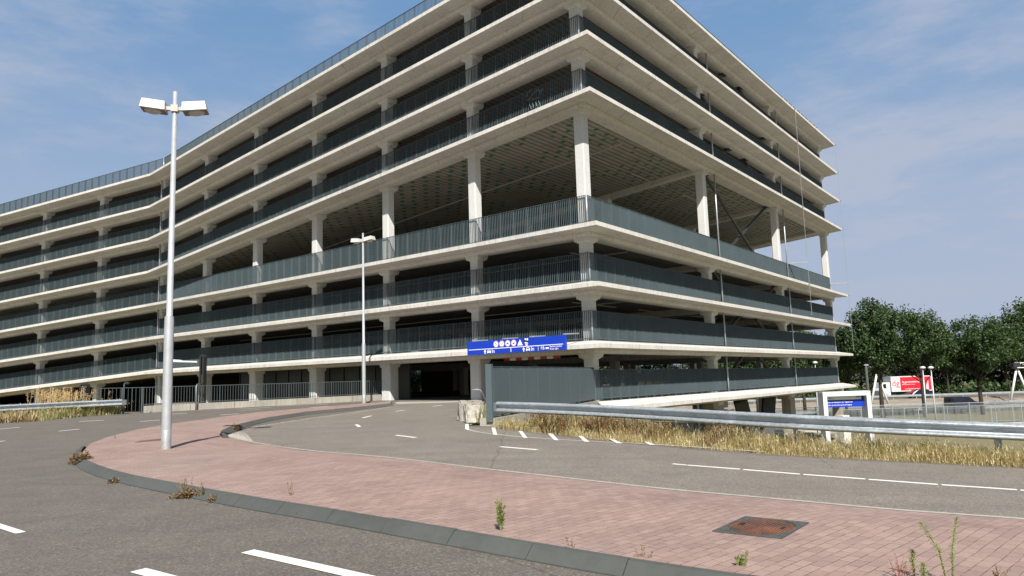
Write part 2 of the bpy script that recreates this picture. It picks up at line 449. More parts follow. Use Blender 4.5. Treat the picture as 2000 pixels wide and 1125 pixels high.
for fl in sorted(ZV):
    zs = ZV[fl]
    segs = [1, 2, 3, 0] if fl else [1]
    u0 = verts_at(0); 
    # ---- floor plate with its ceiling and edge beam
    mb = MB(); vi = verts_at(.985); 
    top, bot = .425, .15
    inn = 45.0
    cn, kn, le, re = vi[2], vi[3], vi[4], vi[1]
    be = verts_at(.985)[0]
    def plate(ps, z):
        mb.cur = 1
        n = len(ps); b = [V3(p, zz + bot) for p, zz in zip(ps, z)]; t = [V3(p, zz + top) for p, zz in zip(ps, z)]
        o = len(mb.v); mb.v += [tuple(q) for q in b + t]
        mb.f.append(tuple(o + i for i in range(n))); mb.mi.append(1)
        mb.f.append(tuple(o + n + i for i in range(n - 1, -1, -1))); mb.mi.append(0)
        for i in range(n):
            j = (i + 1) % n; mb.f.append((o + i, o + n + i, o + n + j, o + j)); mb.mi.append(0)
    # strips along the side face so the warped plate stays close to planar
    NS = 6
    for i in range(NS):
        a, b_ = i / NS, (i + 1) / NS
        p1, p2 = cn.lerp(re, a), cn.lerp(re, b_)
        q1, q2 = kn.lerp(be, a), kn.lerp(be, b_)
        L1, L2 = zs[2] * (1 - a) + zs[1] * a, zs[2] * (1 - b_) + zs[1] * b_
        K1, K2 = zs[3] * (1 - a) + zs[0] * a, zs[3] * (1 - b_) + zs[0] * b_
        plate([p1, q1, q2, p2], [L1, K1, K2, L2])
    if fl:
        li = le - NL * inn
        ki = kn - NL * inn
        plate([kn, le, li, ki], [zs[3], zs[4], zs[4], zs[3]])
        plate([kn, ki, kn.lerp(be, 1)], [zs[3], zs[3], zs[0]])
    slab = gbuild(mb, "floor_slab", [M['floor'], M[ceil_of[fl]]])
    # ---- edge beam
    mb = MB()
    prof = [(.985, -.004), (1.0, -.06), (1.08, -.17), (1.16, -.2), (1.9, -.2), (1.96, -.15), (1.96, .148), (.985, .148)]
    P = [verts_at(u) for u, _ in prof]
    for sgm in segs:
        pa = [V3(P[i][sgm], zs[sgm] + prof[i][1]) for i in range(len(prof))]
        pb = [V3(P[i][sgm + 1], zs[sgm + 1] + prof[i][1]) for i in range(len(prof))]
        mb.prism(pa, pb)
    gbuild(mb, "edge_beam", M['concrete'], slab)
    # ---- deep cross beams spanning inward from the side columns
    if fl:
        for s_ in (15.0, 30.0):
            mb = MB(); a = C + DR * s_ + DM * .4; b = C + DR * s_ + DM * 42
            za = zs[2] + (zs[1] - zs[2]) * s_ / RL; zb_ = zs[3] + (zs[0] - zs[3]) * s_ / RL
            mb.bar(V3(a, za - .06), V3(b, zb_ - .06), .55, .40); gbuild(mb, "cross_beam", M['concrete'], slab)
    # ---- fascia of precast panels with open joints
    rise = .42 if fl else .47
    prof = [(0, 0), (0, .205), (.979, rise - .03), (.98, .1), (.98, 0)]
    core = [(.02, .03), (.02, .18), (.95, .36), (.95, .03)]
    mb = MB()
    for sgm in segs:
        P = [verts_at(u) for u, _ in prof]; Q = [verts_at(u) for u, _ in core]
        ln = (P[0][sgm + 1] - P[0][sgm]).length
        npan = max(1, round(ln / 3.683)); gap = .018 / ln
        for i in range(npan):
            t0, t1 = i / npan + gap, (i + 1) / npan - gap
            if i == 0: t0 = 0
            if i == npan - 1: t1 = 1
            A = []; B = []
            for k in range(len(prof)):
                a, b_ = V3(P[k][sgm], zs[sgm] + prof[k][1]), V3(P[k][sgm + 1], zs[sgm + 1] + prof[k][1])
                jig = Vector((0, 0, random.uniform(-.004, .004)))
                A.append(a.lerp(b_, t0)); B.append(a.lerp(b_, t1))
            mb.prism(A, B)
        A = [V3(Q[k][sgm], zs[sgm] + core[k][1]) for k in range(len(core))]; B = [V3(Q[k][sgm + 1], zs[sgm + 1] + core[k][1]) for k in range(len(core))]
        mb.prism(A, B)
    gbuild(mb, "fascia", M['concrete'], slab)
    # ---- railings
    W = verts_at(RAILU)
    for sgm in segs:
        if fl == 8 and sgm == 0: continue
        mb = MB()
        A = V3(W[sgm], zs[sgm] + .455 + (0 if fl else .05)); B = V3(W[sgm + 1], zs[sgm + 1] + .455 + (0 if fl else .05))
        d = (B - A).normalized(); A2 = A + d * .06; B2 = B - d * .06
        if sgm == 0:
            mb.bar(A2 + Vector((0, 0, .72)), B2 + Vector((0, 0, .72)), .05, 1.4)   # rear run, only ever seen through the building
            gbuild(mb, "railing", M['bar'])
            continue
        rail_run(A2, B2, 1.44, mb)
        r = gbuild(mb, "railing", M['bar'])
        if sgm in (1, 3) :
            p = V3(W[2 if sgm == 1 else 3], 0); z0 = zs[2 if sgm == 1 else 3]
            pm = MB(); pm.tube([V3(p, z0 + .36), V3(p, z0 + 1.93)], .045, 10)
            gbuild(pm, "corner_post", M['galv'], r, True)

def zfloor_at(fl, base, seg):
    return seg_z(fl, seg, base)

# ---- columns with capitals
def terrain_low(): return -5.3
def column(base, ax, seg, zb, caps=True, floors=(1, 2, 3, 5, 6, 7, 8), w=.56):
    ax3 = Vector((ax.x, ax.y, 0)); ay3 = Vector((-ax.y, ax.x, 0))
    ztop = zfloor_at(8, base, seg) + .15
    mb = MB()
    c = .05
    foot = [(-w/2 + c, -w/2), (w/2 - c, -w/2), (w/2, -w/2 + c), (w/2, w/2 - c), (w/2 - c, w/2), (-w/2 + c, w/2), (-w/2, w/2 - c), (-w/2, -w/2 + c)]
    pa = [V3(base, zb) + ax3 * x + ay3 * y for x, y in foot]
    mb.prism(pa, [p + Vector((0, 0, ztop - zb)) for p in pa])
    if seg == 2 and caps and base != C:
        w2 = .78 / w; zt = zfloor_at(1, base, seg) - .30
        pb = [V3(base, zb) + ax3 * x * w2 + ay3 * y * w2 for x, y in foot]
        mb.prism(pb, [p + Vector((0, 0, zt - zb)) for p in pb])
    col = gbuild(mb, "column", M['column'])
    if caps:
        for fl in floors:
            z = zfloor_at(fl, base, seg)
            m2 = MB(); B3 = V3(base, 0)
            def blk(s, z0, s2, z1, dy=1.0):
                q0 = [B3 + ax3 * sx * s / 2 + ay3 * sy * s * dy / 2 + Vector((0, 0, z0)) for sx, sy in ((-1, -1), (1, -1), (1, 1), (-1, 1))]
                q1 = [B3 + ax3 * sx * s2 / 2 + ay3 * sy * s2 * dy / 2 + Vector((0, 0, z1)) for sx, sy in ((-1, -1), (1, -1), (1, 1), (-1, 1))]
                m2.hexa(q0, q1)
            blk(.64, z - .46, .70, z - .40); blk(.86, z - .40, .90, z - .27, .95); blk(.94, z - .27, .94, z + .10, .97)
            gbuild(m2, "capital", M['column'], col)
    return col

def perp(d): return V2(-d.y, d.x)
for k in range(1, 6):
    column(C + DM * BM * k, DM, 2, -1.0 if k > 1 else -1.5)
column(C, DM, 2, -5.3); column(C6, DM, 2, -1.0)
for s_ in (15.0, 30.0, 44.9):
    column(C + DR * s_, DR, 1, -5.4, floors=(0, 1, 2, 3, 5, 6, 7, 8))
for k in range(1, 6):
    column(C6 + DL * 8.0 * k, DL, 3, -1.0)
for k in range(1, 6):
    column(C + DR * 44.9 + DM * BM * k, DM, 0, -5.4, caps=False)
for j in (15.0, 30.0):
    for k in range(1, 6):
        P_ = C + DM * BM * k
        column(P_ + DR * j, DM, 2, -.4 if j < 20 else -5.4, caps=False)
def crossing_light(fl):
    """rows of fluorescent fittings under each ceiling"""
    zs = ZV[fl]
    for dd in (6.5, 20.5):
        t0, t1 = 1.2, 42.5
        a = C + DR * dd + DM * t0; b = C + DR * dd + DM * t1
        za, zb_ = (zs[2] + (zs[3] - zs[2]) * t / 44.2 + .04 for t in (t0, t1))
        mb = MB(); mb.bar(V3(a, za), V3(b, zb_), .09, .07); gbuild(mb, "light_strip", M['tube'])
    for i in range(5):   # short rows across the bays near the side face
        a = C + DR * (4 + 8 * i) + DM * 3.6; b = a + DR * 5
        z = zs[2] + (zs[3] - zs[2]) * 3.6 / 44.2 + .03
        mb = MB(); mb.bar(V3(a, z - .012), V3(b, z - .012), .08, .06); gbuild(mb, "light_strip", M['tube'])
for fl in (1, 2, 3, 5, 6, 7): crossing_light(fl)

# ---- inner walls added to close the view, near-black for the shade deep inside
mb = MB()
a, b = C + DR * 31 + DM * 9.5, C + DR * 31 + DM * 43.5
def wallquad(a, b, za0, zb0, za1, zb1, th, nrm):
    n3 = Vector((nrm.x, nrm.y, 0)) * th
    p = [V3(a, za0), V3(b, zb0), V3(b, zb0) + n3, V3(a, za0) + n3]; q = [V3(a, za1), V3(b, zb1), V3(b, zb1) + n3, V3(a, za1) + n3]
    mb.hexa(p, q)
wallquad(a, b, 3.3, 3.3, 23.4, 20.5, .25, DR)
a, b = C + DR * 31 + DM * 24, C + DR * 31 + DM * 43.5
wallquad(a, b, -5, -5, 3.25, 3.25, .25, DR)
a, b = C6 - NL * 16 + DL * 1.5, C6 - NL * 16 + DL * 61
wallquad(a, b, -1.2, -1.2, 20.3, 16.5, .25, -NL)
gbuild(mb, "added_dark_wall", M['dark'])
# glazed ground-floor lobby
mb = MB(); fr = MB()
a, b = C - NM * 3.2 + DM * 16.4, C - NM * 3.2 + DM * 37.0
d = (b - a).normalized(); n = int((b - a).length / 1.7)
mb.bar(V3(a, 1.7), V3(b, 1.7), .04, 2.4); gl = gbuild(mb, "lobby_glazing", M['dglass'])
for i in range(n + 1):
    p = a.lerp(b, i / n); fr.box(V3(p, 1.7), .09, .16, 2.4, V3(d, 0))
fr.bar(V3(a, 2.86) + V3(NM, 0) * .07, V3(b, 2.86) + V3(NM, 0) * .07, .08, .12)
gbuild(fr, "glazing_frame", M['bar'], gl)

# ---- bracing in the middle bay of the side face
def brace(a, b, r=.11):
    m_ = MB(); m_.tube([a, b], r, 8); ax = (b - a).normalized()
    m_.box(a, .75, .34, .05, V3(DR, 0)); gbuild(m_, "brace", M['black'], None, False)
for fl_lo, fl_hi, kind in ((0, 1, 'mid'), (1, 2, 'mid'), (2, 3, 'col'), (3, 5, 'x'), (5, 6, 'mid'), (6, 7, 'col'), (7, 8, 'mid')):
    lo = lambda s: zc[fl_lo] + .45 - .0034 * s if fl_lo else .4
    hi = lambda s: zc[fl_hi] - .22 - .0034 * s
    P3 = lambda s, z: V3(C + DR * s - NR * .05, z)
    if kind == 'x':
        brace(P3(15.9, hi(16)), P3(27.5, lo(27))); brace(P3(28.9, hi(29)) - V3(NR, 0) * .25, P3(17.5, lo(17)) - V3(NR, 0) * .25)
    elif kind == 'mid':
        brace(P3(20.6, hi(20)), P3(16, lo(16))); brace(P3(24.0, hi(24)), P3(29, lo(29)))
    else:
        brace(P3(16.1, hi(16)), P3(21, lo(21))); brace(P3(28.8, hi(29)), P3(24, lo(24)))
for a_, b_ in ((19.5, 22.0), (25.5, 23.5)):   # struts below the lowest deck
    m_ = MB(); p, q = V3(C + DR * a_, -.4), V3(C + DR * b_, -5.2)
    m_.bar(q, p, .5, .9, (1, 0, 0)); gbuild(m_, "strut", M['dark'])
for s_ in (15.0, 30.0, 44.9):
    m_ = MB(); m_.box(V3(C + DR * s_, -2.9), 1.2, .7, 5.4, V3(DR, 0)); m_.box(V3(C + DR * s_, -.45), 2.4, .8, .5, V3(DR, 0)); gbuild(m_, "pier", M['old_concrete'])

# ---- drainpipes and cables on the outside
up = Vector((0, 0, 1))
for s_ in (16.3, 31.0):
    mb = MB()
    base = C + NR * (OV - RAILU + .12) + DR * s_
    fls = [0, 1, 2, 3, 5, 6, 7, 8]
    for a_, b_ in zip(fls, fls[1:]):
        za = ZV[a_][2] + (ZV[a_][1] - ZV[a_][2]) * s_ / RL; zb_ = ZV[b_][2] + (ZV[b_][1] - ZV[b_][2]) * s_ / RL
        mb.tube([V3(base, za + .36), V3(base, zb_ + .02)], .055, 8)
    gbuild(mb, "drainpipe", M['galv'], None, True)
mb = MB()
kb = verts_at(RAILU - .15)[3]
for a_, b_ in zip([1, 2, 3, 5, 6, 7], [2, 3, 5, 6, 7, 8]):
    mb.tube([V3(kb, zk[a_] + .36), V3(kb, zk[b_] + .02)], .055, 8)
mb.tube([V3(kb, .4), V3(kb, zk[1])], .055, 8)
gbuild(mb, "drainpipe", M['galv'], None, True)
for s_, z0, z1, extra in ((32.6, 6.1, 24.2, (31.4, 10.55)), (45.9, 3.3, 24.1, (44.6, 9.9))):
    p = C + NR * (OV + .06) + DR * s_; mb = MB()
    mb.tube([V3(p, z0), V3(p, z1)], .018, 6)
    for k in (1, 2, 3, 5, 6, 7, 8):
        z = ZV[k][2] - .15 * s_ / RL + .12
        if z0 <= z <= z1 + .3: mb.box(V3(p - NR * .04, z), .10, .22, .07, V3(DR, 0))
    # outrigger arm half way up the tall storey
    q = C - NR * .1 + DR * extra[0]; mb.bar(V3(q, extra[1]), V3(p, extra[1] + .05), .09, .12)
    gbuild(mb, "facade_cable", M['cable'])
# low fall-arrest stanchions on the roof edge near the far corner
mb = MB()
zr = lambda s: ZV[8][2] - .157 * s / RL + .2
for i in range(14):
    s_ = 30 + i * 1.18; p = C + NR * (OV - .08) + DR * s_
    mb.tube([V3(p, zr(s_)), V3(p, zr(s_) + .22)], .02, 6)
mb.tube([V3(C + NR * (OV - .08) + DR * 30, zr(30) + .22), V3(C + NR * (OV - .08) + DR * 45.6, zr(45.6) + .22)], .012, 6)
gbuild(mb, "roof_edge_line", M['galv'])

gl_ = C + NM * (OV - RAILU + .05)
mb = MB()
for st_ in (((1027, 190), (1031, 181), (1036, 176), (1041, 183), (1036, 192), (1030, 196)), ((1034, 193), (1034, 204), (1038, 213)), ((1043, 182), (1050, 175), (1058, 177)), ((1038, 196), (1046, 192), (1053, 190), (1054, 181), (1052, 173)),
            ((1053, 190), (1052, 198), (1056, 208)), ((1040, 200), (1042, 210)), ((1046, 198), (1048, 207)), ((1056, 184), (1060, 172))):
    pp = [on_line0(x, y, gl_, DM) for x, y in st_]; mb.tube(pp, .016, 5)
gbuild(mb, "paint_scrawl", paint("pale_blue_paint", (.10, .145, .165), .6))
# ---- panelled parapet of the entrance bridge, runs from the side face towards the road
W0 = verts_at(RAILU)[2]
PE = at(957, 790, 22.8); PE2 = V2(PE.x, PE.y)
mb = MB(); ZB = .50
A, B = V3(PE2, ZB), V3(W0, ZB)
d = (B - A).normalized(); n3 = Vector((-d.y, d.x, 0))
rail_run(A + d * .1, B - d * .12, 1.53, mb, depth=.06)
rl = gbuild(mb, "entrance_parapet", M['bar'])
pm = MB()
ln = (B - A).length; npan = 9
for i in range(npan):
    a_, b_ = A + d * (.12 + i * (ln - .3) / npan), A + d * (.12 + (i + 1) * (ln - .3) / npan - .035)
    pm.bar(a_ + up * .74 - n3 * .075, b_ + up * .74 - n3 * .075, .02, 1.42)
gbuild(pm, "cladding_panel", M['bar'], rl)
pm = MB(); pm.box(A + up * .72, .14, .2, 1.78, d); gbuild(pm, "end_post", M['bar'], rl)
pm = MB(); pm.hexa([A + Vector((0, 0, -2.2)) - n3 * .15, B + Vector((0, 0, -3)) - n3 * .15, B + Vector((0, 0, -3)) + n3 * .35, A + Vector((0, 0, -2.2)) + n3 * .35],
                    [A - up * .06 - n3 * .15, B - up * .06 - n3 * .15, B - up * .06 + n3 * .35, A - up * .06 + n3 * .35])
gbuild(pm, "bridge_edge", M['old_concrete'])

# ------------------------------------------------------------------ terrain
GR = [at(972, 790, 21.4), at(1240, 800, 18.5), at(1610, 826, 15.0), at(1990, 845, 13.4)]
GR = [V2(p.x, p.y) for p in GR]
EDGE = [GR[-1] + (GR[-1] - GR[-2]) * 9] + GR[::-1] + [PE2, W0, C6 - NM * .2, C6 + DR * 46, C6 + DR * 46 + V2(-120, 60)]
def edge_dist(X, Y):
    """signed distance to the edge of the raised ground, positive on the low side"""
    p = V2(X, Y); best = 1e9; sgn = -1
    for a, b in zip(EDGE, EDGE[1:]):
        ab = b - a; t = max(0, min(1, (p - a).dot(ab) / ab.length_squared)); q = a + ab * t
        d = (p - q).length
        if d < best - 1e-6:
            best = d; cr = ab.x * (p.y - a.y) - ab.y * (p.x - a.x); sgn = -1 if cr > 0 else 1
    return best * sgn
_lr = [at(x, 800, Y) for x, Y in ((-400, 31.0), (0, 35.8), (150, 38.0), (205, 39.6))]
_wa, _wb = gp(280, 806), gp(757, 781)
PIT = [V2(-200, 30)] + [V2(p.x, p.y) for p in _lr] + [V2(_wa.x, _wa.y + .5), V2(_wb.x - .3, _wb.y + .45), V2(_wb.x + .2, 200)]
def in_pit(X, Y):
    if X > _wb.x or Y < 30: return False
    for a, b in zip(PIT, PIT[1:-1]):
        if a.x <= X <= b.x: return Y > a.y + (b.y - a.y) * (X - a.x) / (b.x - a.x) + .35
    return False
def terrain(X, Y):
    d = edge_dist(X, Y)
    h = hroad(X, Y) - .07
    if d > .6:
        h = max(-5.25 + 1.1 * max(0, min(1, (Y - 121) / 7)), h - .30 * (d - .6) - .02 * (d - .6) ** 2)
    elif in_pit(X, Y): h -= .95
    return h
xs = []; x = -900.0
def axis(lo, hi, c0, c1):
    out = []; x = c0
    st = .8
    while x < c1: out.append(x); x += st
    s = st
    while x < hi: out.append(x); s *= 1.12; x += s
    out.append(hi); x = c0 - st; s = st
    while x > lo: out.append(x); s *= 1.12; x -= s
    out.append(lo); return sorted(out)
XS = axis(-900, 900, -40, 44); YS = axis(-60, 1500, -4, 66)
flip = edge_dist(-8, 10) > 0
if flip:
    _ed = edge_dist
    def edge_dist(X, Y, _e=_ed): return -_e(X, Y)
vs = [(X, Y, terrain(X, Y)) for Y in YS for X in XS]
nx = len(XS)
fs = [(j * nx + i, j * nx + i + 1, (j + 1) * nx + i + 1, (j + 1) * nx + i) for j in range(len(YS) - 1) for i in range(nx - 1)]
mb = MB(); mb.add(vs, fs); tag(mb.build("ground", M['ground'], None, True, False), kind='structure')

def sheet(outline, lift, name, mat, step=1.2, liftf=None, skirt=.25, zf=None):
    """a paved sheet draped on the road surface, triangulated inside its outline"""
    pts = [V2(p[0], p[1]) for p in outline]
    # densify
    o = []
    for a, b in zip(pts, pts[1:] + pts[:1]):
        n = max(1, int((b - a).length / step))
        o += [a.lerp(b, i / n) for i in range(n)]
    x0, x1 = min(p.x for p in o), max(p.x for p in o); y0, y1 = min(p.y for p in o), max(p.y for p in o)
    inner = []
    i = x0 + step / 2
    while i < x1:
        j = y0 + step / 2
        while j < y1:
            inner.append(V2(i, j)); j += step
        i += step
    ne = len(o)
    r = delaunay_2d_cdt(o + inner, [(k, (k + 1) % ne) for k in range(ne)], [], 1, 1e-5)
    cv, cf = r[0], r[2]
    zf = zf or hroad
    def Z(p): return zf(p.x, p.y) + (liftf(p) if liftf else lift)
    mb = MB(); mb.add([(p.x, p.y, Z(p)) for p in cv], [tuple(f) for f in cf])
    ob = [Vector((p.x, p.y, Z(p))) for p in o]
    for k in range(ne):
        a, b = ob[k], ob[(k + 1) % ne]; dn = Vector((0, 0, -skirt))
        mb.add([a, b, b + dn, a + dn], [(0, 1, 2, 3)])
    return mb.build(name, mat, None, False, True)

# asphalt: one sheet for both carriageways
road_l = [gp(x, y) for x, y in ((0, 826), (60, 823), (120, 817), (180, 811), (232, 806), (282, 806.5), (400, 799), (520, 792), (640, 786), (758, 781.5))]
inside = [V3(C - NM * 7 + DM * 13.6, 0), V3(C - NM * 7 + DM * 6.6, 0)]
road_r = [gp(x, y) for x, y in ((912, 831), (960, 833), (1060, 846), (1200, 862), (1350, 875), (1500, 887), (1700, 898), (2000, 913))]
road_r = [V3(C + NM * .4 + DM * 6.6, 0)] + road_r
out = road_l + inside + road_r + [Vector((14, 6.5, 0)), Vector((30, -2, 0)), Vector((30, -14, 0)), Vector((-60, -14, 0)), Vector((-60, 34, 0)), Vector((-34, 34.5, 0))]
tag(sheet(out, 0, "road", M['asphalt'], 1.1), kind='structure')

rear = [gp(x, y) for x, y in ((760, 795), (690, 804), (600, 817), (520, 830), (462, 844), (440, 852), (490, 865), (595, 881), (700, 889), (820, 901), (910, 913), (1081, 932), (1300, 957), (1545, 978), (1755, 998), (2000, 1014))]
rear = rear + [rear[-1] + (rear[-1] - rear[-3]) * 1.6] + [V3(p, 0) for p in (V2(14, 6.9),)] + [gp(x, y) for x, y in ((2000, 916), (1700, 901), (1500, 890), (1350, 878), (1200, 865), (1060, 849), (960, 836), (914, 833))] + [V3(C + NM * .6 + DM * 6.9, 0), V3(C + NM * .6 + DM * 13.2, 0)]
tag(sheet(rear, .004, "entrance_road", M['asphalt_pale'], 1.0, None, .003), kind='structure')

# brick island
isl_front = [(160, 884), (172, 899), (205, 913), (260, 927), (330, 940), (430, 958), (530, 975), (640, 991), (760, 1011), (880, 1031), (1000, 1051), (1200, 1084), (1400, 1113), (1500, 1127)]
isl_left = [(765, 784), (700, 789.5), (620, 796), (500, 806), (400, 819.5), (334, 828.5), (268, 840), (209, 855), (176, 868)]
isl_kerb = [(434, 850), (428, 843), (436, 838), (470, 827), (520, 815.5), (600, 803.5), (680, 796.5), (762, 788)]
isl_rear = [(434, 850), (490, 864), (595, 880), (700, 888), (820, 900), (910, 912), (1081, 931), (1300, 956), (1545, 977), (1755, 997), (2000, 1013)]
F_ = [gp(x, y, .12) for x, y in isl_front]
e_ = (F_[-1] - F_[-3]).normalized()
F_ += [F_[-1] + e_ * 4, F_[-1] + e_ * 12]
Rr = [gp(x, y, .02) for x, y in isl_rear]; er = (Rr[-1] - Rr[-3]).normalized()
Rr2 = Rr + [Rr[-1] + er * 5, Rr[-1] + er * 11]
Lf = [gp(x, y, .10) for x, y in isl_left]; Kb = [gp(x, y, .12) for x, y in isl_kerb]
outline = F_ + Rr2[::-1] + Kb[1:] + Lf
rear2 = [V2(p.x, p.y) for p in Rr2]
def dist_poly(p, poly):
    best = 1e9
    for a, b in zip(poly, poly[1:]):
        ab = b - a; t = max(0, min(1, (p - a).dot(ab) / ab.length_squared)); best = min(best, (p - a - ab * t).length)
    return best
def isl_lift(p):
    dd = dist_poly(V2(p.x, p.y), rear2)
    return min(.12, .018 + .075 * dd)
b1, b2 = gp(1352, 1046, .1), gp(1457, 1014, .1)
ang = -math.atan2((b2 - b1).y, (b2 - b1).x)
tag(sheet(outline, .1, "brick_island", bricks(ang), .6, isl_lift, .2), kind='structure')

def resample(pts, step):
    out = []; acc = 0
    L_ = [0]
    for a, b in zip(pts, pts[1:]): L_.append(L_[-1] + (b - a).length)
    n = int(L_[-1] / step)
    for i in range(n + 1):
        s = L_[-1] * i / n; k = max(j for j in range(len(L_)) if L_[j] <= s + 1e-9); k = min(k, len(pts) - 2)
        t = (s - L_[k]) / (L_[k + 1] - L_[k]); out.append(pts[k].lerp(pts[k + 1], t))
    return out
def smooth(pts, it=2):
    for _ in range(it):
        q = [pts[0]]
        for a, b in zip(pts, pts[1:]): q += [a.lerp(b, .25), a.lerp(b, .75)]
        pts = q + [pts[-1]]
    return pts

def kerb_run(inner, w, outw, name, mat, side, stone=1.0, lift=None):
    """kerb stones outside the inner line: a narrow top and a sloping face"""
    pts = smooth([V2(p.x, p.y) for p in inner]); pts = resample(pts, stone / 4)
    mb = MB(); nrm = []
    for i in range(len(pts)):
        d = (pts[min(i + 1, len(pts) - 1)] - pts[max(i - 1, 0)]).normalized(); nrm.append(V2(-d.y, d.x) * side)
    pts = [p + n * .02 for p, n in zip(pts, nrm)]
    for i in range(0, len(pts) - 1):
        a, b = pts[i], pts[i + 1]; d = (b - a)
        joint0 = i % 4 == 0; joint1 = i % 4 == 3
        aa = a + d * (.02 if joint0 else 0); bb = b - d * (.02 if joint1 else 0)
        def prof(p, n):
            h = hroad(p.x, p.y); dn = random.Random(i // 4).uniform(-.006, .006)
            lf = (lift(p) if lift else .12)
            return [V3(p - n * .0, h + lf + .004 + dn), V3(p + n * w, h + lf - .002 + dn), V3(p + n * (w + outw * .22), h + lf - .03 + dn), V3(p + n * (w + outw), h + .012), V3(p + n * (w + outw), h - .15), V3(p, h - .15)]
        mb.prism(prof(aa, nrm[i]), prof(bb, nrm[i + 1]))
    core = []
    for i in range(len(pts) - 1):
        def prof2(p, n):
            h = hroad(p.x, p.y); lf = (lift(p) if lift else .12)
            return [V3(p, h + lf - .03), V3(p + n * w, h + lf - .035), V3(p + n * (w + outw - .03), h - .01), V3(p, h - .1)]
        mb.prism(prof2(pts[i], nrm[i]), prof2(pts[i + 1], nrm[i + 1]))
    return tag(mb.build(name, mat), kind='structure')
tipf = [gp(x, y, .11) for x, y in ((172, 868), (162, 876))]
_k0 = V2(tipf[0].x, tipf[0].y)
kerb_run(tipf + F_, .06, .115, "kerb", M['kerb'], -1, .95, lambda p: min(.12, .03 + .13 * (V2(p.x, p.y) - _k0).length))
kerb_run(Kb, .07, .13, "kerb_rear", M['kerb_old'], -1, .9)
# flush edging strips
def strip(pts, w, lift, name, mat, liftf=None, kind='structure', dens=.5):
    pts = resample(smooth([V2(p.x, p.y) for p in pts], 2), dens); mb = MB(); prev = None
    for i, p in enumerate(pts):
        d = (pts[min(i + 1, len(pts) - 1)] - pts[max(i - 1, 0)]).normalized(); n = V2(-d.y, d.x) * w / 2
        q = [V3(p - n, hroad(p.x, p.y) + lift), V3(p + n, hroad(p.x, p.y) + lift)]
        if prev: mb.add(prev + q, [(0, 1, 3, 2)])
        prev = q
    o = mb.build(name, mat, None, False, False)
    return tag(o, kind=kind) if kind else o
strip(Rr2, .09, .026, "edging_strip", M['old_concrete'])
# gravelly gutter patch beside the rear kerb
rr = random.Random(17); mb = MB()
gk = [gp(x, y) for x, y in ((446, 850), (468, 841), (500, 833), (545, 826), (600, 818), (690, 806), (760, 795))]
gr_ = [gp(x, y) for x, y in ((447, 853), (490, 865.5), (560, 877), (640, 886), (740, 896))]
gk, gr_ = resample(gk, .1), resample(gr_, .1)
for i in range(11000):
    if rr.random() < .90:
        t = rr.random() ** 1.5; a = gr_[int(t * (len(gr_) - 1))]; c0 = gk[int(min(.999, t * .42) * (len(gk) - 1))]
        p = a.lerp(c0, min(1, abs(rr.gauss(0, .30 + .5 * max(0, .35 - t)))))
        if t > .35 and (p - a).length > .55 * rr.random(): continue
    else:
        t = rr.random() ** 1.3; a = gk[int(t * (len(gk) - 1))]; p = a + Vector((abs(rr.gauss(0, .10)), -abs(rr.gauss(0, .12)), 0))
    r_ = rr.uniform(.006, .015); z = hroad(p.x, p.y) + .006
    v = [Vector((math.cos(k * 1.571 + t * 40) * r_ * rr.uniform(.7, 1.2), math.sin(k * 1.571 + t * 40) * r_ * rr.uniform(.7, 1.2), 0)) + Vector((p.x, p.y, z)) for k in range(4)]
    tp = Vector((p.x + rr.gauss(0, .2) * r_, p.y + rr.gauss(0, .2) * r_, z + r_ * rr.uniform(.5, 1.1)))
    mb.add(v + [tp], [(0, 1, 4), (1, 2, 4), (2, 3, 4), (3, 0, 4)])
tag(mb.build("gravel", M['gravel'], None, False, False), "pale loose gravel in the gutter beside the rear kerb", "gravel", None, "stuff")

# ------------------------------------------------------------------ road markings
def mark(px, name, mat, lift=.006):
    return tag(sheet([gp(x, y, lift) for x, y in px], lift, name, mat, .4, None, .003), kind='structure')
def dash(x0, y0, x1, y1, w, mat='line'):
    a, b = gp(x0, y0), gp(x1, y1); d = (b - a); d.z = 0; d.normalize(); n = Vector((-d.y, d.x, 0)) * w / 2
    return tag(sheet([a - n, b - n, b + n, a + n], .009, "lane_marking", M[mat], .5, None, .003), kind='structure')
for q in ((-60, 1009, 40, 1041.5, .1), (484, 1078, 760, 1140, .14), (270, 1115, 420, 1155, .14)):
    dash(*q[:4], q[4])
for q in ((-20, 840, 38, 835), (155, 823.5, 203, 821), (116, 842.5, 155, 838.5), (274, 823.5, 312, 820.8), (-30, 866, 8, 861.5),
          (334, 809, 365, 807.2), (430, 811, 466, 808.3)):
    dash(*q, .12)
for q in ((696, 829.5, 702, 834), (709, 816.5, 725, 812.3), (774, 850.5, 811, 855), (845, 793.7, 863, 792), (977, 873, 1049, 879),
          (774, 803.5, 790, 801.5)):
    dash(*q, .11)
for q in ((1314, 906.5, 1340, 909), (1343, 909.2, 1445, 917), (1452, 917.8, 1562, 926.7), (1569, 927.3, 1690, 936.3), (1697, 937, 1832, 947), (1839, 947.6, 1986, 957.3), (1993, 958, 2150, 970)):
    dash(*q, .09)
dash(462, 799.5, 530, 796, .25, 'line_worn'); dash(540, 793.5, 640, 789.5, .25, 'line_worn'); dash(605, 796.2, 642, 793.6, .35, 'line_worn'); dash(472, 802.2, 510, 799.5, .18, 'line_worn')
strip([gp(x, y) for x, y in ((911, 838), (926, 843), (960, 848), (1020, 854), (1100, 859.5), (1180, 863.5), (1280, 868.5), (1400, 876), (1492, 883))], .11, .008, "edge_line", M['line_worn'], dens=.3)
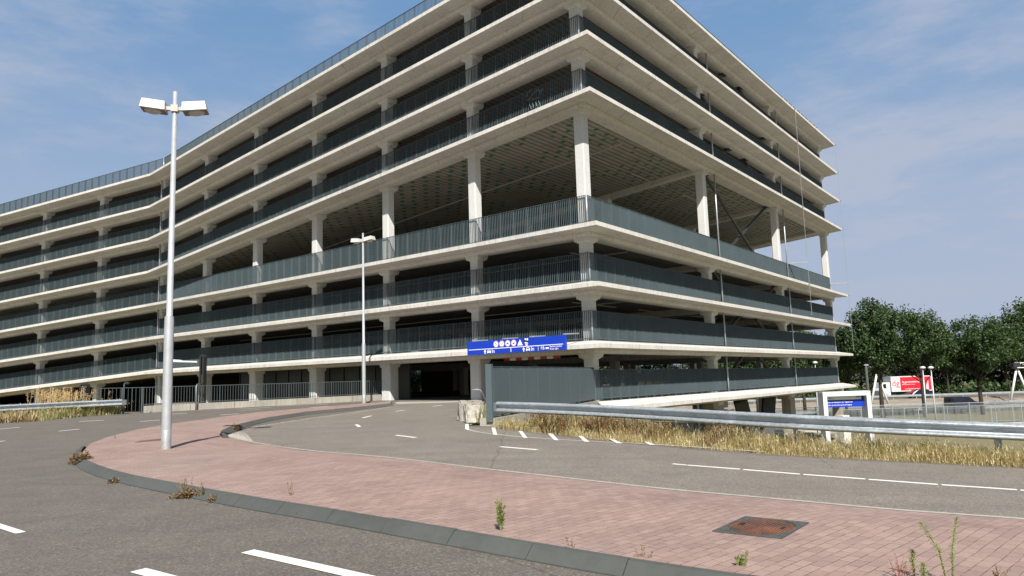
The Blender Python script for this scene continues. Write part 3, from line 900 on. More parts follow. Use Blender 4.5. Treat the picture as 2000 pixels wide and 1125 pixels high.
for p4 in (((909, 828), (915.5, 828), (916, 840), (908.5, 838)), ((960, 835), (967, 835), (971, 849), (963.5, 848.5)), ((1012.5, 841.5), (1020, 842), (1030, 855), (1022, 854.5)),
           ((1070, 846.5), (1079, 847), (1091, 859.5), (1082, 859)), ((1129, 851), (1137.5, 851.5), (1151, 862.5), (1141, 862)), ((1188, 856.5), (1197, 857), (1215, 865.5), (1204, 865)), ((1258, 862.5), (1266, 863), (1279, 868.5), (1268, 868))):
    mark(p4, "hatch_marking", M['line'], .012)
mark(((770, 785.5), (880, 783.5), (925, 781), (925, 783.5), (880, 786), (776, 789)), "threshold_strip", M['line_worn'], .010)

# ------------------------------------------------------------------ manhole and drain plate on the island
def manhole(center, ex, ey, name, label):
    t = thing(name, center, label, "manhole cover")
    hx, hy = ex.length / 2, ey.length / 2; ux, uy = ex.normalized(), ey.normalized()
    uz = ux.cross(uy).normalized()
    if uz.z < 0: uz = -uz
    W = lambda x, y, z=0: ux * x + uy * y + uz * z
    mb = MB()
    # frame: square with round hole
    n = 48; ring = []; sq = []
    rad = .93
    for k in range(n):
        a = 2 * math.pi * k / n; c_, s_ = math.cos(a), math.sin(a); m_ = max(abs(c_), abs(s_))
        ring.append(W(c_ * hx * rad, s_ * hy * rad, .012)); sq.append(W(c_ / m_ * hx, s_ / m_ * hy, .012))
    fsq = [(k, (k + 1) % n, n + (k + 1) % n, n + k) for k in range(n)]
    mb.add(ring + sq, fsq); mb.add(sq + [p - uz * .06 for p in sq], fsq); mb.add([p - uz * .06 for p in ring] + ring, fsq)
    mb.build("frame", M['iron'], t)
    mb = MB(); r2 = rad - .03
    mb.add([W(math.cos(2 * math.pi * k / n) * hx * r2, math.sin(2 * math.pi * k / n) * hy * r2, .004) for k in range(n)], [tuple(range(n))])
    nb = 17
    for i in range(nb):
        y = -r2 + .1 + (2 * r2 - .2) * i / (nb - 1); half = math.sqrt(max(0, r2 * r2 - y * y)) * .96
        c_ = W(y * hx, 0, .009); mb.box(c_, hx * .055, hy * 2 * half, .012, ux, uy, uz)
    mb.build("lid", M['rust'], t)
    mb = MB()
    for sx in (-.62, .62): mb.box(W(sx * hx, 0, .017), hx * .12, hy * .22, .006, ux, uy, uz)
    mb.build("key_slot", M['signblack'], t)
    return t
mc = [gp(x, y, .1) for x, y in ((1392, 1043), (1455, 1014), (1581, 1026), (1527, 1058))]
cen = sum(mc, Vector()) / 4
ex = ((mc[3] - mc[0]) + (mc[2] - mc[1])) / 2; ey = ((mc[1] - mc[0]) + (mc[2] - mc[3])) / 2
cz = hroad(cen.x, cen.y) + isl_lift(cen)
manhole(Vector((cen.x, cen.y, cz)), ex, ey, "manhole_cover", "rusty round manhole lid in a square iron frame on the brick island")
pc = [gp(x, y, .12) for x, y in ((263, 864.5), (275, 861), (316, 857), (316, 860.5))]
mb = MB(); c0 = sum(pc, Vector()) / 4
mb.hexa([p - c0 - up * .02 for p in pc], [p - c0 + up * .006 for p in pc])
o = mb.build("drain_plate", paint("brown_iron", (.10, .058, .045), .7, 0, .3, 8)); o.location = c0
tag(o, "narrow brown iron plate set in the brick paving left of the tall lamp post", "drain plate")

# ------------------------------------------------------------------ street lamps
def street_lamp(base, height, step, rz, label):
    t = thing("street_lamp", base, label, "street lamp", "twin-headed street lamps", rz)
    mb = MB(); mb.tube([(0, 0, -.1), (0, 0, step - .12), (0, 0, step - .02)], [.103, .103, .097], 20, False)
    mb.tube([(0, 0, step - .02), (0, 0, step), (0, 0, height)], [.097, .070, .050], 20)
    mb.build("pole", M['pole'], t, True)
    mb = MB(); mb.tube([(0, 0, -.1), (0, 0, .42), (0, 0, .422)], [.1045, .1045, .103], 20, False); mb.build("base_sleeve", M['sleeve'], t, True)
    mb = MB(); mb.box((0, 0, height - .42), .42, .09, .085); mb.box((0, 0, height - .42), .16, .16, .16)
    mb.build("arm", M['lens'], t)
    for s in (-1, 1):
        mb = MB()
        tilt = R(6) * s
        ax = Vector((math.cos(tilt), 0, math.sin(tilt) * 1.0)); az = Vector((-ax.z, 0, ax.x))
        c_ = Vector((s * .45, 0, height - .38))
        hx, hy = .275, .19
        def W(x, y, z): return c_ + ax * x + Vector((0, 1, 0)) * y + az * z
        lo = [W(-hx, -hy, -.10), W(hx, -hy, -.10), W(hx, hy, -.10), W(-hx, hy, -.10)]
        hi_ = [W(-hx + .02, -hy + .02, .11), W(hx - .03, -hy + .02, .11), W(hx - .03, hy - .02, .11), W(-hx + .02, hy - .02, .11)]
        mb.hexa(lo, hi_); h = mb.build("lamp_head", M['lampw'], t)
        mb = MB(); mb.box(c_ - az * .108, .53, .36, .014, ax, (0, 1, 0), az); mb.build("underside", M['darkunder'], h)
        mb = MB(); vs_ = []; n = 20
        for r_, z_ in ((1, -.115), (.92, -.14), (.7, -.165), (.35, -.178)):
            for k in range(n):
                a = 2 * math.pi * k / n; vs_.append(W(math.cos(a) * .19 * r_ + .02 * s, math.sin(a) * .145 * r_, z_))
        fs_ = [(i * n + k, i * n + (k + 1) % n, (i + 1) * n + (k + 1) % n, (i + 1) * n + k) for i in range(3) for k in range(n)] + [tuple(range(3 * n, 4 * n))]
        mb.add(vs_, fs_); mb.build("diffuser", M['lens'], h, True)
    return t
b1_ = gp(324, 877, .12)
top1 = at(332, 180, b1_.y)
street_lamp(Vector((b1_.x, b1_.y, hroad(b1_.x, b1_.y) + .12)), top1.z - b1_.z, at(328, 617, b1_.y).z - b1_.z, R(13), "tall silver lamp post with two white heads standing near the tip of the brick island")
b2_ = gp(711, 786, .12)
street_lamp(Vector((b2_.x, b2_.y, hroad(b2_.x, b2_.y) + .1)), at(698, 455, b2_.y).z - b2_.z, at(707, 670, b2_.y).z - b2_.z, R(-28), "farther silver lamp post with two white heads at the narrow end of the brick island")

# ------------------------------------------------------------------ guard rails
def guard_rail(path, label, name="guard_rail", topz=.76, flip=1, post_step=4.0, ends=(True, False)):
    P = [V2(p[0], p[1]) for p in path]; P = resample(smooth(P, 2), .7)
    t = thing(name, V3(P[0], hroad(P[0].x, P[0].y)), label, "guard rail", "steel guard rails")
    o0 = V3(P[0], hroad(P[0].x, P[0].y))
    prof = [(.0, 0), (.04, -.010), (.088, -.035), (.094, -.055), (.088, -.078), (.02, -.108), (.0, -.135), (.0, -.175), (.02, -.202), (.088, -.232), (.094, -.255), (.088, -.275), (.04, -.300), (0, -.31)]
    mb = MB(); prev = None; n = len(prof); nr = []
    for i, p in enumerate(P):
        d = (P[min(i + 1, len(P) - 1)] - P[max(i - 1, 0)]).normalized(); nn = V2(-d.y, d.x) * flip; nr.append(nn)
        h = hroad(p.x, p.y) + topz
        q = [V3(p + nn * a, h + b) - o0 for a, b in prof] + [V3(p + nn * (a - .006), h + b) - o0 for a, b in prof[::-1]]
        if prev: mb.add(prev + q, [(k, (k + 1) % (2 * n), 2 * n + (k + 1) % (2 * n), 2 * n + k) for k in range(2 * n)])
        prev = q
    mb.build("rail_beam", M['galv'], t)
    L_ = 0; last = -1
    acc = 1.5
    for i in range(len(P) - 1):
        acc += (P[i + 1] - P[i]).length
        if acc >= post_step:
            acc = 0; p = P[i] - nr[i] * .12; h = hroad(p.x, p.y)
            m2 = MB(); d3 = V3((P[i + 1] - P[i]).normalized(), 0)
            m2.box(V3(p, h + .05) - o0, .10, .012, 1.3, d3); m2.box(V3(p + nr[i] * .05, h + .05) - o0 + d3 * .05, .012, .09, 1.3, d3); m2.box(V3(p - nr[i] * .05, h + .05) - o0 - d3 * .05, .012, .09, 1.3, d3)
            m2.box(V3(p + nr[i] * .075, h + topz - .15) - o0, .14, .12, .2, d3)
            m2.build("post", M['galv'], t)
    # rounded end section
    if ends[0]:
        m3 = MB(); p = P[0]; d3 = V3((P[0] - P[1]).normalized(), 0); h = hroad(p.x, p.y) + topz
        n3_ = V3(nr[0], 0)
        a = V3(p, h) - o0
        pr = [a + n3_ * .085 - up * .03, a + n3_ * .085 - up * .28, a + d3 * .22 - n3_ * .06 - up * .28, a + d3 * .22 - n3_ * .06 - up * .03]
        m3.hexa([q - n3_ * .012 for q in pr], pr); m3.build("end_cap", M['galv'], t)
    return t
GRX = GR + [GR[-1] + (GR[-1] - GR[-2]) * 1.2, GR[-1] + (GR[-1] - GR[-2]) * 3]
guard_rail(GRX, "long galvanised guard rail with two ridges in front of dry grass at right", flip=-1, post_step=3.2)
lr = [at(238, 786, 37.2), at(150, 789, 36.0), at(0, 796, 33.6), at(-150, 806, 31.6), at(-400, 830, 29)]
guard_rail(lr, "shorter galvanised guard rail behind reeds beside the left road", flip=1)

# ------------------------------------------------------------------ low wall with bar fence left of the entrance
wa, wb = gp(280, 806), gp(757, 781)
wl = thing("parapet_wall", (wa.x, wa.y, wa.z), "low weathered concrete wall along the left road topped by a bar fence", "low wall")
def loc(p): return Vector((p.x - wa.x, p.y - wa.y, p.z - wa.z))
dw = (wb - wa); dw.z = 0; dwn = dw.normalized(); nw = Vector((-dwn.y, dwn.x, 0))
mb = MB()
ztop_a, ztop_b = wa.z + .34, wb.z + .36
nseg = 6
for i in range(nseg):
    t0, t1 = i / nseg + .0008, (i + 1) / nseg - .0008
    a = wa.lerp(wb, t0); b = wa.lerp(wb, t1); za = ztop_a + (ztop_b - ztop_a) * t0; zb_ = ztop_a + (ztop_b - ztop_a) * t1
    mb.hexa([loc(a) - up * .4, loc(b) - up * .4, loc(b) + nw * .35 - up * .4, loc(a) + nw * .35 - up * .4],
            [V3(loc(a), za - wa.z), V3(loc(b), zb_ - wa.z), V3(loc(b) + nw * .35, zb_ - wa.z), V3(loc(a) + nw * .35, za - wa.z)])
mb.build("wall", M['old_concrete'], wl)
fence_a = gp(188, 799.5); fence_a = Vector((fence_a.x, fence_a.y, 0))
ft = thing("bar_fence", (wa.x, wa.y, wa.z), "slate bar fence standing on the low concrete wall and left of it", "fence")
mb = MB()
def bars(a, b, zb0, zb1, zt0, zt1, sp_=.14):
    d_ = b - a; n_ = int(d_.length / sp_); dd = d_.normalized(); nn = Vector((-dd.y, dd.x, 0))
    for i in range(n_ + 1):
        t_ = i / n_; p = a + d_ * t_; z0, z1 = zb0 + (zb1 - zb0) * t_, zt0 + (zt1 - zt0) * t_
        post = i % 9 == 0
        mb.box(loc(V3(p, (z0 + z1) / 2)), .03 if post else .016, .08 if post else .065, z1 - z0, dd, nn)
    for zA, zB, h in ((zt0, zt1, .03), (zb0 + .08, zb1 + .08, .03)):
        mb.bar(loc(V3(a, zA)), loc(V3(b, zB)), .06, h)
ca, cb = wa + nw * .18, wb + nw * .18
bars(ca, cb, ztop_a, ztop_b, 1.78, 1.76)
fa = at(188, 780, 37.6); fa = V3(fa, 0)
bars(fa, V3(ca, 0), .40, .40, 1.80, 1.78, .17)
mb.build("bars", M['fence'], ft)
for px_ in (277, 238):
    gatepost = MB(); p = at(px_, 780, 37.4); gatepost.box(loc(V3(p, 1.1)), .06, .06, 1.4, dwn); gatepost.build("post", M['fence'], ft)

# slotted black columns behind the fence
def black_column(px, ytop, Y, wpx, label, boom=False):
    p = at(px, ytop, Y); z0 = -.55; w = wpx * Y / F
    t = thing("ticket_column", (p.x, p.y, z0), label, "column", "black slotted columns", R(-12))
    h = p.z - z0
    mb = MB()
    r_ = w / 2
    for s in (-1, 1): mb.box((s * (r_ - .05), 0, (h - r_) / 2), .10, .34, h - r_)
    mb.box((0, .11, (h - r_) / 2), w - .2, .05, h - r_)
    # rounded top
    n = 10
    for k in range(n):
        a0, a1 = math.pi * k / n, math.pi * (k + 1) / n
        def A(a, rr): return (math.cos(a) * rr, math.sin(a) * rr + h - r_)
        pa = [A(a0, r_), A(a1, r_), A(a1, r_ - .1), A(a0, r_ - .1)]
        mb.prism([(x, -.17, z) for x, z in pa], [(x, .17, z) for x, z in pa])
    mb.build("body", M['black'], t)
    mb = MB(); mb.box((.0, -.02, h * .45), .07, .16, h * .5); mb.build("display", M['dark'], t)
    if boom:
        mb = MB(); mb.bar((-.3, -.2, h - .45), (-2.35, -.1, h - .33), .05, .10); mb.bar((-1.5, -.13, h - .34), (-2.35, -.1, h - .26), .05, .10); mb.build("boom", M['white'], t)
    return t
black_column(397, 693, 48, 9.5, "tall black slotted column standing behind the bar fence with a white boom", True)
black_column(166, 748, 41, 14, "short wide black slotted column behind the left guard rail")

# small intercom posts on the fence
for px_, yt, Y in ((243, 747, 38.2), (384, 750, 39.6)):
    p = at(px_, yt, Y); z0 = .40
    t = thing("reader_post", (p.x, p.y, z0), "thin dark reader post with a bent hood at the gate end of the bar fence" if px_ == 243 else "thin pale reader post with a bent hood beside the tall black column", "post", "hooded reader posts")
    mb = MB(); mb.tube([(0, 0, 0), (0, 0, p.z - z0 - .12), (.05, 0, p.z - z0 - .03), (.16, 0, p.z - z0)], .045, 8); mb.build("pole", M['bar'] if px_ == 243 else M['galv'], t, True)
    mb = MB(); mb.box((.16, 0, p.z - z0 - .03), .2, .14, .12); mb.build("hood", M['black'], t)

# ------------------------------------------------------------------ concrete block beside the entrance
p0 = gp(928, 827)
blk = thing("concrete_barrier", (p0.x, p0.y, p0.z), "two chipped concrete blocks end to end at the road edge beside the panelled parapet", "concrete barrier", None, R(14))
mb = MB()
import bmesh
def rough_block(sx, sy, sz, z0, seed, bev=.05, amp=.012):
    bm = bmesh.new(); bmesh.ops.create_cube(bm, size=1)
    for v in bm.verts: v.co = Vector((v.co.x * sx, v.co.y * sy, (v.co.z + .5) * sz + z0))
    bmesh.ops.bevel(bm, geom=bm.edges[:], offset=bev, segments=2, affect='EDGES')
    bmesh.ops.subdivide_edges(bm, edges=bm.edges[:], cuts=3, use_grid_fill=True)
    rr = random.Random(seed)
    for v in bm.verts: v.co += Vector((rr.gauss(0, amp), rr.gauss(0, amp), rr.gauss(0, amp)))
    me = bpy.data.meshes.new("block"); bm.to_mesh(me); bm.free(); return me
for nm, args, dy in (("block", (.56, .55, .62, -.02, 1), .27), ("cap", (.80, .6, .70, -.02, 2), 1.35)):
    me = rough_block(*args); me.materials.append(M['old_concrete'] if nm == "cap" else concrete("pale_block", (.40, .375, .33), .3))
    o = bpy.data.objects.new("block", me); COL.objects.link(o); o.parent = blk; o.location = (.10 if nm == "cap" else 0, dy, 0)

# ------------------------------------------------------------------ blue entrance sign
sl = C + NM * (OV + .55)
def on_line(x, y, A, D):
    d = ray(x, y); n = V2(-D.y, D.x); s = n.dot(A) / n.dot(V2(d.x, d.y)); return d * s + Vector((0, 0, EYE))
s1, s2, s3, s4 = (on_line(x, y, sl, DM) for x, y in ((915, 693.5), (1106, 683.5), (1105, 655), (915, 667)))
sw = ((s2 - s1).xy.length); zb_ = (s1.z + s2.z) / 2; sh = ((s3.z - s2.z) + (s4.z - s1.z)) / 2
sc_ = Vector(((s1.x + s2.x) / 2, (s1.y + s2.y) / 2, zb_ + sh / 2))
ang_s = math.atan2((s2 - s1).y, (s2 - s1).x)
sg = thing("entrance_sign", sc_, "long blue entrance sign with round traffic symbols hung over the garage entrance", "sign", None, ang_s)
# tilt of the board follows the picture's own lines: it hangs level with its floor
mb = MB(); mb.box((0, 0, 0), sw, .16, sh); mb.build("board", M['blue'], sg)
SM = Matrix.Rotation(R(90), 4, 'X')
def on_board(x, z, y=-.084): return Matrix.Translation((x, y, z)) @ SM
def bx(fx): return -sw / 2 + sw * fx      # fraction of the board's width
def bz(fz): return -sh / 2 + sh * fz      # fraction of height from the bottom
mb = MB(); mb.box((bx(.5), -.083, bz(.385)), sw * .965, .006, .03); mb.box((bx(.472), -.083, bz(.2)), .035, .006, sh * .26)
mb.box((bx(.745), -.083, bz(.2)), .015, .006, sh * .32)
mb.build("divider", M['signwhite'], sg)
def disc(x, z, r, mat, y=-.083, n=28, name="disc", parent=None):
    m_ = MB(); m_.prism([(x + math.cos(2 * math.pi * k / n) * r, y, z + math.sin(2 * math.pi * k / n) * r) for k in range(n)],
                        [(x + math.cos(2 * math.pi * k / n) * r, y - .004, z + math.sin(2 * math.pi * k / n) * r) for k in range(n)])
    return m_.build(name, mat, parent or sg)
rr_ = sh * .245
for i, fx in enumerate((.318, .379, .441, .503)):
    z = bz(.685)
    rg = disc(bx(fx), z, rr_, M['signgrey'], -.083, name="round_sign"); disc(bx(fx), z, rr_ * .76, M['signwhite'], -.0875, name="disc_face", parent=rg)
    if i == 0: text_mesh("lettering", "5", rr_ * 1.35, M['signblack'], rg, on_board(bx(fx), z, -.094))
    if i == 1:
        text_mesh("lettering", "2.0", rr_ * .78, M['signblack'], rg, on_board(bx(fx), z, -.094))
        m_ = MB()
        for s in (-1, 1): m_.prism([(bx(fx) - rr_ * .18, -.092, z + s * rr_ * .88), (bx(fx) + rr_ * .18, -.092, z + s * rr_ * .88), (bx(fx), -.092, z + s * rr_ * .6)], [(bx(fx) - rr_ * .18, -.096, z + s * rr_ * .88), (bx(fx) + rr_ * .18, -.096, z + s * rr_ * .88), (bx(fx), -.096, z + s * rr_ * .6)])
        m_.build("arrowhead", M['signblack'], rg)
    if i == 2:
        m_ = MB(); m_.box((bx(fx), -.094, z + .01), rr_ * .8, .004, rr_ * .34); m_.box((bx(fx) - rr_ * .2, -.094, z - rr_ * .2), rr_ * .16, .004, rr_ * .16); m_.build("pictogram", M['signblack'], rg)
    if i == 3:
        m_ = MB(); m_.box((bx(fx) - rr_ * .12, -.094, z - .02), rr_ * .55, .004, rr_ * .4); m_.box((bx(fx) + rr_ * .22, -.094, z), rr_ * .25, .004, rr_ * .55); m_.build("pictogram", M['signred'], rg)
def tri(x, z, r, mat, y, parent, name):
    m_ = MB(); pts = [(x + math.cos(R(90 + 120 * k)) * r, z + math.sin(R(90 + 120 * k)) * r) for k in range(3)]
    m_.prism([(a, y, b) for a, b in pts], [(a, y - .004, b) for a, b in pts]); return m_.build(name, mat, parent)
tg = tri(bx(.567), bz(.625), rr_ * 1.15, M['signwhite'], -.083, sg, "warning_triangle"); text_mesh("lettering", "!", rr_ * 1.1, M['signred'], tg, on_board(bx(.567), bz(.64), -.092))
m_ = MB(); m_.box((bx(.632), -.084, bz(.77)), rr_ * 1.15, .006, sh * .36); pl = m_.build("plate", M['signwhite'], sg)
m_ = MB(); m_.bar((bx(.632) - .13, -.090, bz(.79)), (bx(.632) + .13, -.090, bz(.70)), .004, .09); m_.box((bx(.632), -.090, bz(.86)), .03, .004, .12); m_.build("pictogram", M['signblack'], pl)
m_ = MB(); m_.box((bx(.632), -.084, bz(.53)), rr_ * .9, .006, .03); m_.box((bx(.632), -.084, bz(.46)), rr_ * .9, .006, .03); m_.build("caption", M['signwhite'], sg)
def arrow_car(fx):
    m_ = MB(); x, z = bx(fx), bz(.185); y0, y1 = -.083, -.088
    def pr(pts): m_.prism([(a, y0, b) for a, b in pts], [(a, y1, b) for a, b in pts])
    pr([(x - .085, z + .005), (x + .085, z + .005), (x, z + .105)]); pr([(x - .03, z - .105), (x + .03, z - .105), (x + .03, z + .01), (x - .03, z + .01)])
    x += .27
    pr([(x - .12, z - .085), (x - .07, z - .085), (x - .07, z - .055), (x + .07, z - .055), (x + .07, z - .085), (x + .12, z - .085), (x + .12, z + .01), (x - .12, z + .01)])
    pr([(x - .105, z + .01), (x - .075, z + .01), (x - .055, z + .065), (x + .055, z + .065), (x + .075, z + .01), (x + .105, z + .01), (x + .08, z + .09), (x - .08, z + .09)])
    m_.build("pictogram", M['signwhite'], sg)
    text_mesh("lettering", "In", .28, M['signwhite'], sg, on_board(x + .28, z + .0))
arrow_car(.197); arrow_car(.602)
text_mesh("lettering", "P", .2, M['signwhite'], sg, on_board(bx(.778), bz(.19)))
m_ = MB(); x, z = bx(.797), bz(.15); m_.tube([(x + math.cos(a) * .045, -.086, z + math.sin(a) * .045) for a in [k * .63 for k in range(10)]], .011, 5); m_.bar((x - .02, -.086, z + .12), (x, -.086, z + .02), .01, .025); m_.build("pictogram", M['signwhite'], sg)
m_ = MB(); x, z = bx(.832), bz(.185); m_.box((x, -.085, z), .19, .006, .06); m_.box((x - .05, -.085, z - .04), .035, .006, .035); m_.box((x + .05, -.085, z - .04), .035, .006, .035); m_.build("pictogram", M['signwhite'], sg)
text_mesh("lettering", "Rechts houden", .118, M['signwhite'], sg, on_board(bx(.856), bz(.265)), 'LEFT')
text_mesh("lettering", "Keep right", .118, M['signwhite'], sg, on_board(bx(.856), bz(.105)), 'LEFT')
for fx in (.05, .38, .66, .985):
    mb = MB(); mb.bar((bx(fx), -.02, sh / 2 + .04), (bx(fx) + .05, 1.15, sh / 2 + .10), .09, .06); mb.build("bracket", M['galv'], sg)
# striped height bar under the sign
ha, hb = on_line(985, 702.5, C - NM * .9, DM), on_line(1094, 696, C - NM * .9, DM)
hz = 2.22
hb_t = thing("height_bar", ((ha.x + hb.x) / 2, (ha.y + hb.y) / 2, (ha.z + hb.z) / 2), "red and white striped height limit bar hanging under the blue sign", "height bar", None, math.atan2((hb - ha).y, (hb - ha).x))
hl = (hb - ha).xy.length
for j, mt in enumerate((M['signred'], M['signwhite'])):
    mb = MB()
    for i in range(9):
        if i % 2 == j: mb.box((-hl / 2 + hl * (i + .5) / 9, 0, 0), hl / 9, .06 + .004 * j, .17)
    mb.build("red_band" if j == 0 else "white_band", mt, hb_t)
mb = MB()
for s in (-1, 1): mb.tube([(s * hl * .45, 0, .05), (s * hl * .45, 0, .52)], .012, 6)
mb.build("hanger", M['galv'], hb_t)

# ------------------------------------------------------------------ information board behind the guard rail
Yb = 20.0
a = at(1606, 766, Yb); b = at(1689, 764, Yb + .3)
wbd = (b - a).xy.length; ang_b = math.atan2((b - a).y, (b - a).x)
zb0 = -1.5; zt = a.z
ib = thing("information_board", ((a.x + b.x) / 2, (a.y + b.y) / 2, zb0), "white framed information board with a blue notice behind the guard rail", "information board", None, ang_b - R(10))
hB = zt - zb0
mb = MB(); lw = .115
for s in (-1, 1): mb.box((s * (wbd / 2 - lw / 2), 0, (hB - .1) / 2), lw, .3, hB - .1)
mb.box((0, 0, hB - .05 - .01), wbd, .302, .12); mb.build("frame", M['white'], ib)
mb = MB(); mb.box((0, .02, hB - .12 - .155), wbd - 2 * lw, .03, .30); pn = mb.build("notice_panel", M['blue'], ib)
mb = MB(); mb.box((-.03, -.0, hB - .12 - .055), wbd - 2 * lw - .1, .02, .10); mb.build("header_strip", M['signwhite'], pn)
mb = MB(); mb.box((wbd / 2 - lw - .17, -.004, hB - .155), .09, .024, .035); mb.build("emblem", M['signgreen'], pn)
text_mesh("lettering", "Welkom", .06, M['signgrey'], pn, Matrix.Translation((-wbd / 2 + lw + .03, -.014, hB - .18)) @ SM, 'LEFT')
text_mesh("lettering", "U kunt uw kenteken hier registreren", .05, M['signwhite'], pn, Matrix.Translation((-wbd / 2 + lw + .03, .002, hB - .12 - .17)) @ SM, 'LEFT')
text_mesh("lettering", "Betalen aan de automaat bij de uitgang", .046, M['signwhite'], pn, Matrix.Translation((-wbd / 2 + lw + .03, .002, hB - .12 - .245)) @ SM, 'LEFT')
mb = MB(); p = at(1646, 820, 23.5); mb.box((0, 0, 0), .27, .3, 2.6)
o = mb.build("concrete_post", concrete("post_concrete", (.6, .56, .48), .15)); o.location = (p.x, p.y, -.9 - .25); o.rotation_euler = (0, 0, R(20))
tag(o, "square pale concrete post seen through the information board frame", "post")

# ------------------------------------------------------------------ lower ground: fences, path, lamps, motorway
def lowz(Y): return -5.2
mb = MB(); A = Vector((14, 82, 0)); B = Vector((110, 81, 0))
mb.hexa([V3(p, -5.3) for p in ((14, 79.5), (140, 78.5), (140, 83.5), (14, 84.5))], [V3(p, -5.13) for p in ((14, 79.5), (140, 78.5), (140, 83.5), (14, 84.5))])
tag(mb.build("path", concrete("path_concrete", (.50, .47, .42), .15, False)), kind='structure')
def mesh_fence(a, b, h, label, step=2.5, z0=-5.2):
    t = thing("mesh_fence", (a[0], a[1], z0), label, "fence", "wire mesh fences")
    d = V2(b[0] - a[0], b[1] - a[1]); n = int(d.length / step)
    m1 = MB(); m1.bar((0, 0, h), (d.x, d.y, h), .06, .05); m1.bar((0, 0, .15), (d.x, d.y, .15), .04, .04); m1.build("top_rail", M['galv'], t)
    for i in range(n + 1):
        m2 = MB(); p = d * (i / n); m2.tube([(p.x, p.y, -.1), (p.x, p.y, h + .05)], .05, 6); m2.build("post", M['galv'], t)
    m3 = MB(); m3.bar((0, 0, h / 2), (d.x, d.y, h / 2), .012, h - .05); m3.build("wire_panel", M['mesh'], t)
mesh_fence((26, 77), (78, 75), 2.85, "taller wire mesh fence on steel posts behind the guard rail, nearer one")
mesh_fence((28, 87), (88, 85.5), 1.95, "lower wire mesh fence on steel posts behind the taller one")
# motorway
def slabrect(x0, x1, y0, y1, z, name, mat):
    m_ = MB(); m_.add([(x0, y0, z), (x1, y0, z), (x1, y1, z), (x0, y1, z)], [(0, 1, 2, 3)]); return tag(m_.build(name, mat, None, False, False), kind='structure')
slabrect(-350, 500, 108, 119, -5.18, "motorway_near", M['asphalt']); slabrect(-350, 500, 127, 140, -4.0, "motorway_far", M['asphalt'])
m_ = MB(); m_.add([(-350, 119.2, -5.15), (500, 119.2, -5.15), (500, 126.9, -4.03), (-350, 126.9, -4.03)], [(0, 1, 2, 3)])
tag(m_.build("median", concrete("bare_soil", (.21, .17, .125), .5, False), None, False, False), kind='structure')
def simple_rail(y, label, z0=-5.2, top=.78):
    t = thing("guard_rail", (5, y, z0), label, "guard rail", "motorway guard rails")
    m_ = MB(); m_.box((55, 0, top - .15), 150, .06, .32); m_.build("rail_beam", M['galv'], t)
    m_ = MB()
    for i in range(38): m_.box((-20 + i * 4, .08, top / 2 - .05), .1, .06, top)
    m_.build("post", M['galv'], t)
for y, l in ((105.5, "motorway guard rail nearest the mesh fences"), (119.6, "motorway guard rail on the near side of the soil strip"), (126.7, "motorway guard rail in front of the red and white truck")): simple_rail(y, l, -4.1 if y > 125 else -5.2)

def globe_lamp(px, ytop, yb, Y, label, lean=0):
    p = at(px, ytop, Y); q = at(px + lean, yb, Y)
    t = thing("path_lamp", (q.x, q.y, -5.25), label, "lamp post", "thin white-capped path lamps")
    h = p.z + 5.25; dx = p.x - q.x
    m_ = MB(); m_.tube([(0, 0, 0), (dx * .3, 0, h * .3), (dx, 0, h)], [.10, .085, .05], 8); m_.build("pole", M['galv'], t, True)
    m_ = MB(); n = 12; vs_ = []
    for r_, z_ in ((.05, -.12), (.24, -.04), (.3, .04), (.24, .14), (.1, .2)):
        vs_ += [(dx + math.cos(2 * math.pi * k / n) * r_, math.sin(2 * math.pi * k / n) * r_, h + z_) for k in range(n)]
    m_.add(vs_, [(i * n + k, i * n + (k + 1) % n, (i + 1) * n + (k + 1) % n, (i + 1) * n + k) for i in range(4) for k in range(n)] + [tuple(range(4 * n, 5 * n)), tuple(range(n - 1, -1, -1))])
    m_.build("cap", M['white'], t, True)
globe_lamp(1802, 719, 818, 79, "left one of two thin path lamps with white caps by the mesh fence", 8)
globe_lamp(1818, 719, 816, 79, "right one of two thin path lamps with white caps by the mesh fence", 10)
globe_lamp(1592, 709, 790, 86, "thin path lamp with white cap seen through the garage's lowest storey", 3)
p = at(1691, 712, 92)
t = thing("dark_pole", (p.x, 92, -5.25), "plain dark grey pole in front of the leftmost visible oak", "pole"); m_ = MB(); m_.tube([(0, 0, 0), (0, 0, p.z + 5.25)], [.2, .14], 8); m_.build("pole", M['kerb'], t, True)
m_ = MB(); m_.box((0, 0, p.z + 5.2), .5, .3, .16); m_.build("cap", M['galv'], t)

# motorway gantries: white A-frames
def gantry(px, yt, half, Y, label, beam):
    p = at(px, yt, Y); t = thing("road_gantry", (p.x, Y, -5.2), label, "gantry", "white A-frame motorway gantries")
    h = p.z + 5.2; hw = half * Y / F
    for s in (-1, 1):
        m_ = MB(); m_.tube([(s * hw, 0, 0), (s * .06, 0, h)], [.19, .16], 8); m_.build("leg", M['white'], t, True)
    m_ = MB()
    if beam:
        for dy, dz in ((-.5, 0), (.5, 0), (0, .8)): m_.tube([(-.3, dy, h + .05 + dz), (24, dy, h + .05 + dz)], .09, 6)
        for i in range(16):
            m_.tube([(i * 1.5, -.5, h + .05), (i * 1.5 + .75, 0, h + .85), (i * 1.5 + 1.5, -.5, h + .05)], .05, 5)
        m_.build("truss", M['white'], t)
        m_ = MB(); m_.box((-.2, 0, h + .5), 1.1, .9, .8); m_.build("control_box", M['black'], t)
gantry(1986, 719, 21, 121, "white A-frame gantry leg with a truss at the right edge", True)
gantry(1713, 731, 19, 121, "white A-frame gantry leg in front of the truck cab", False)

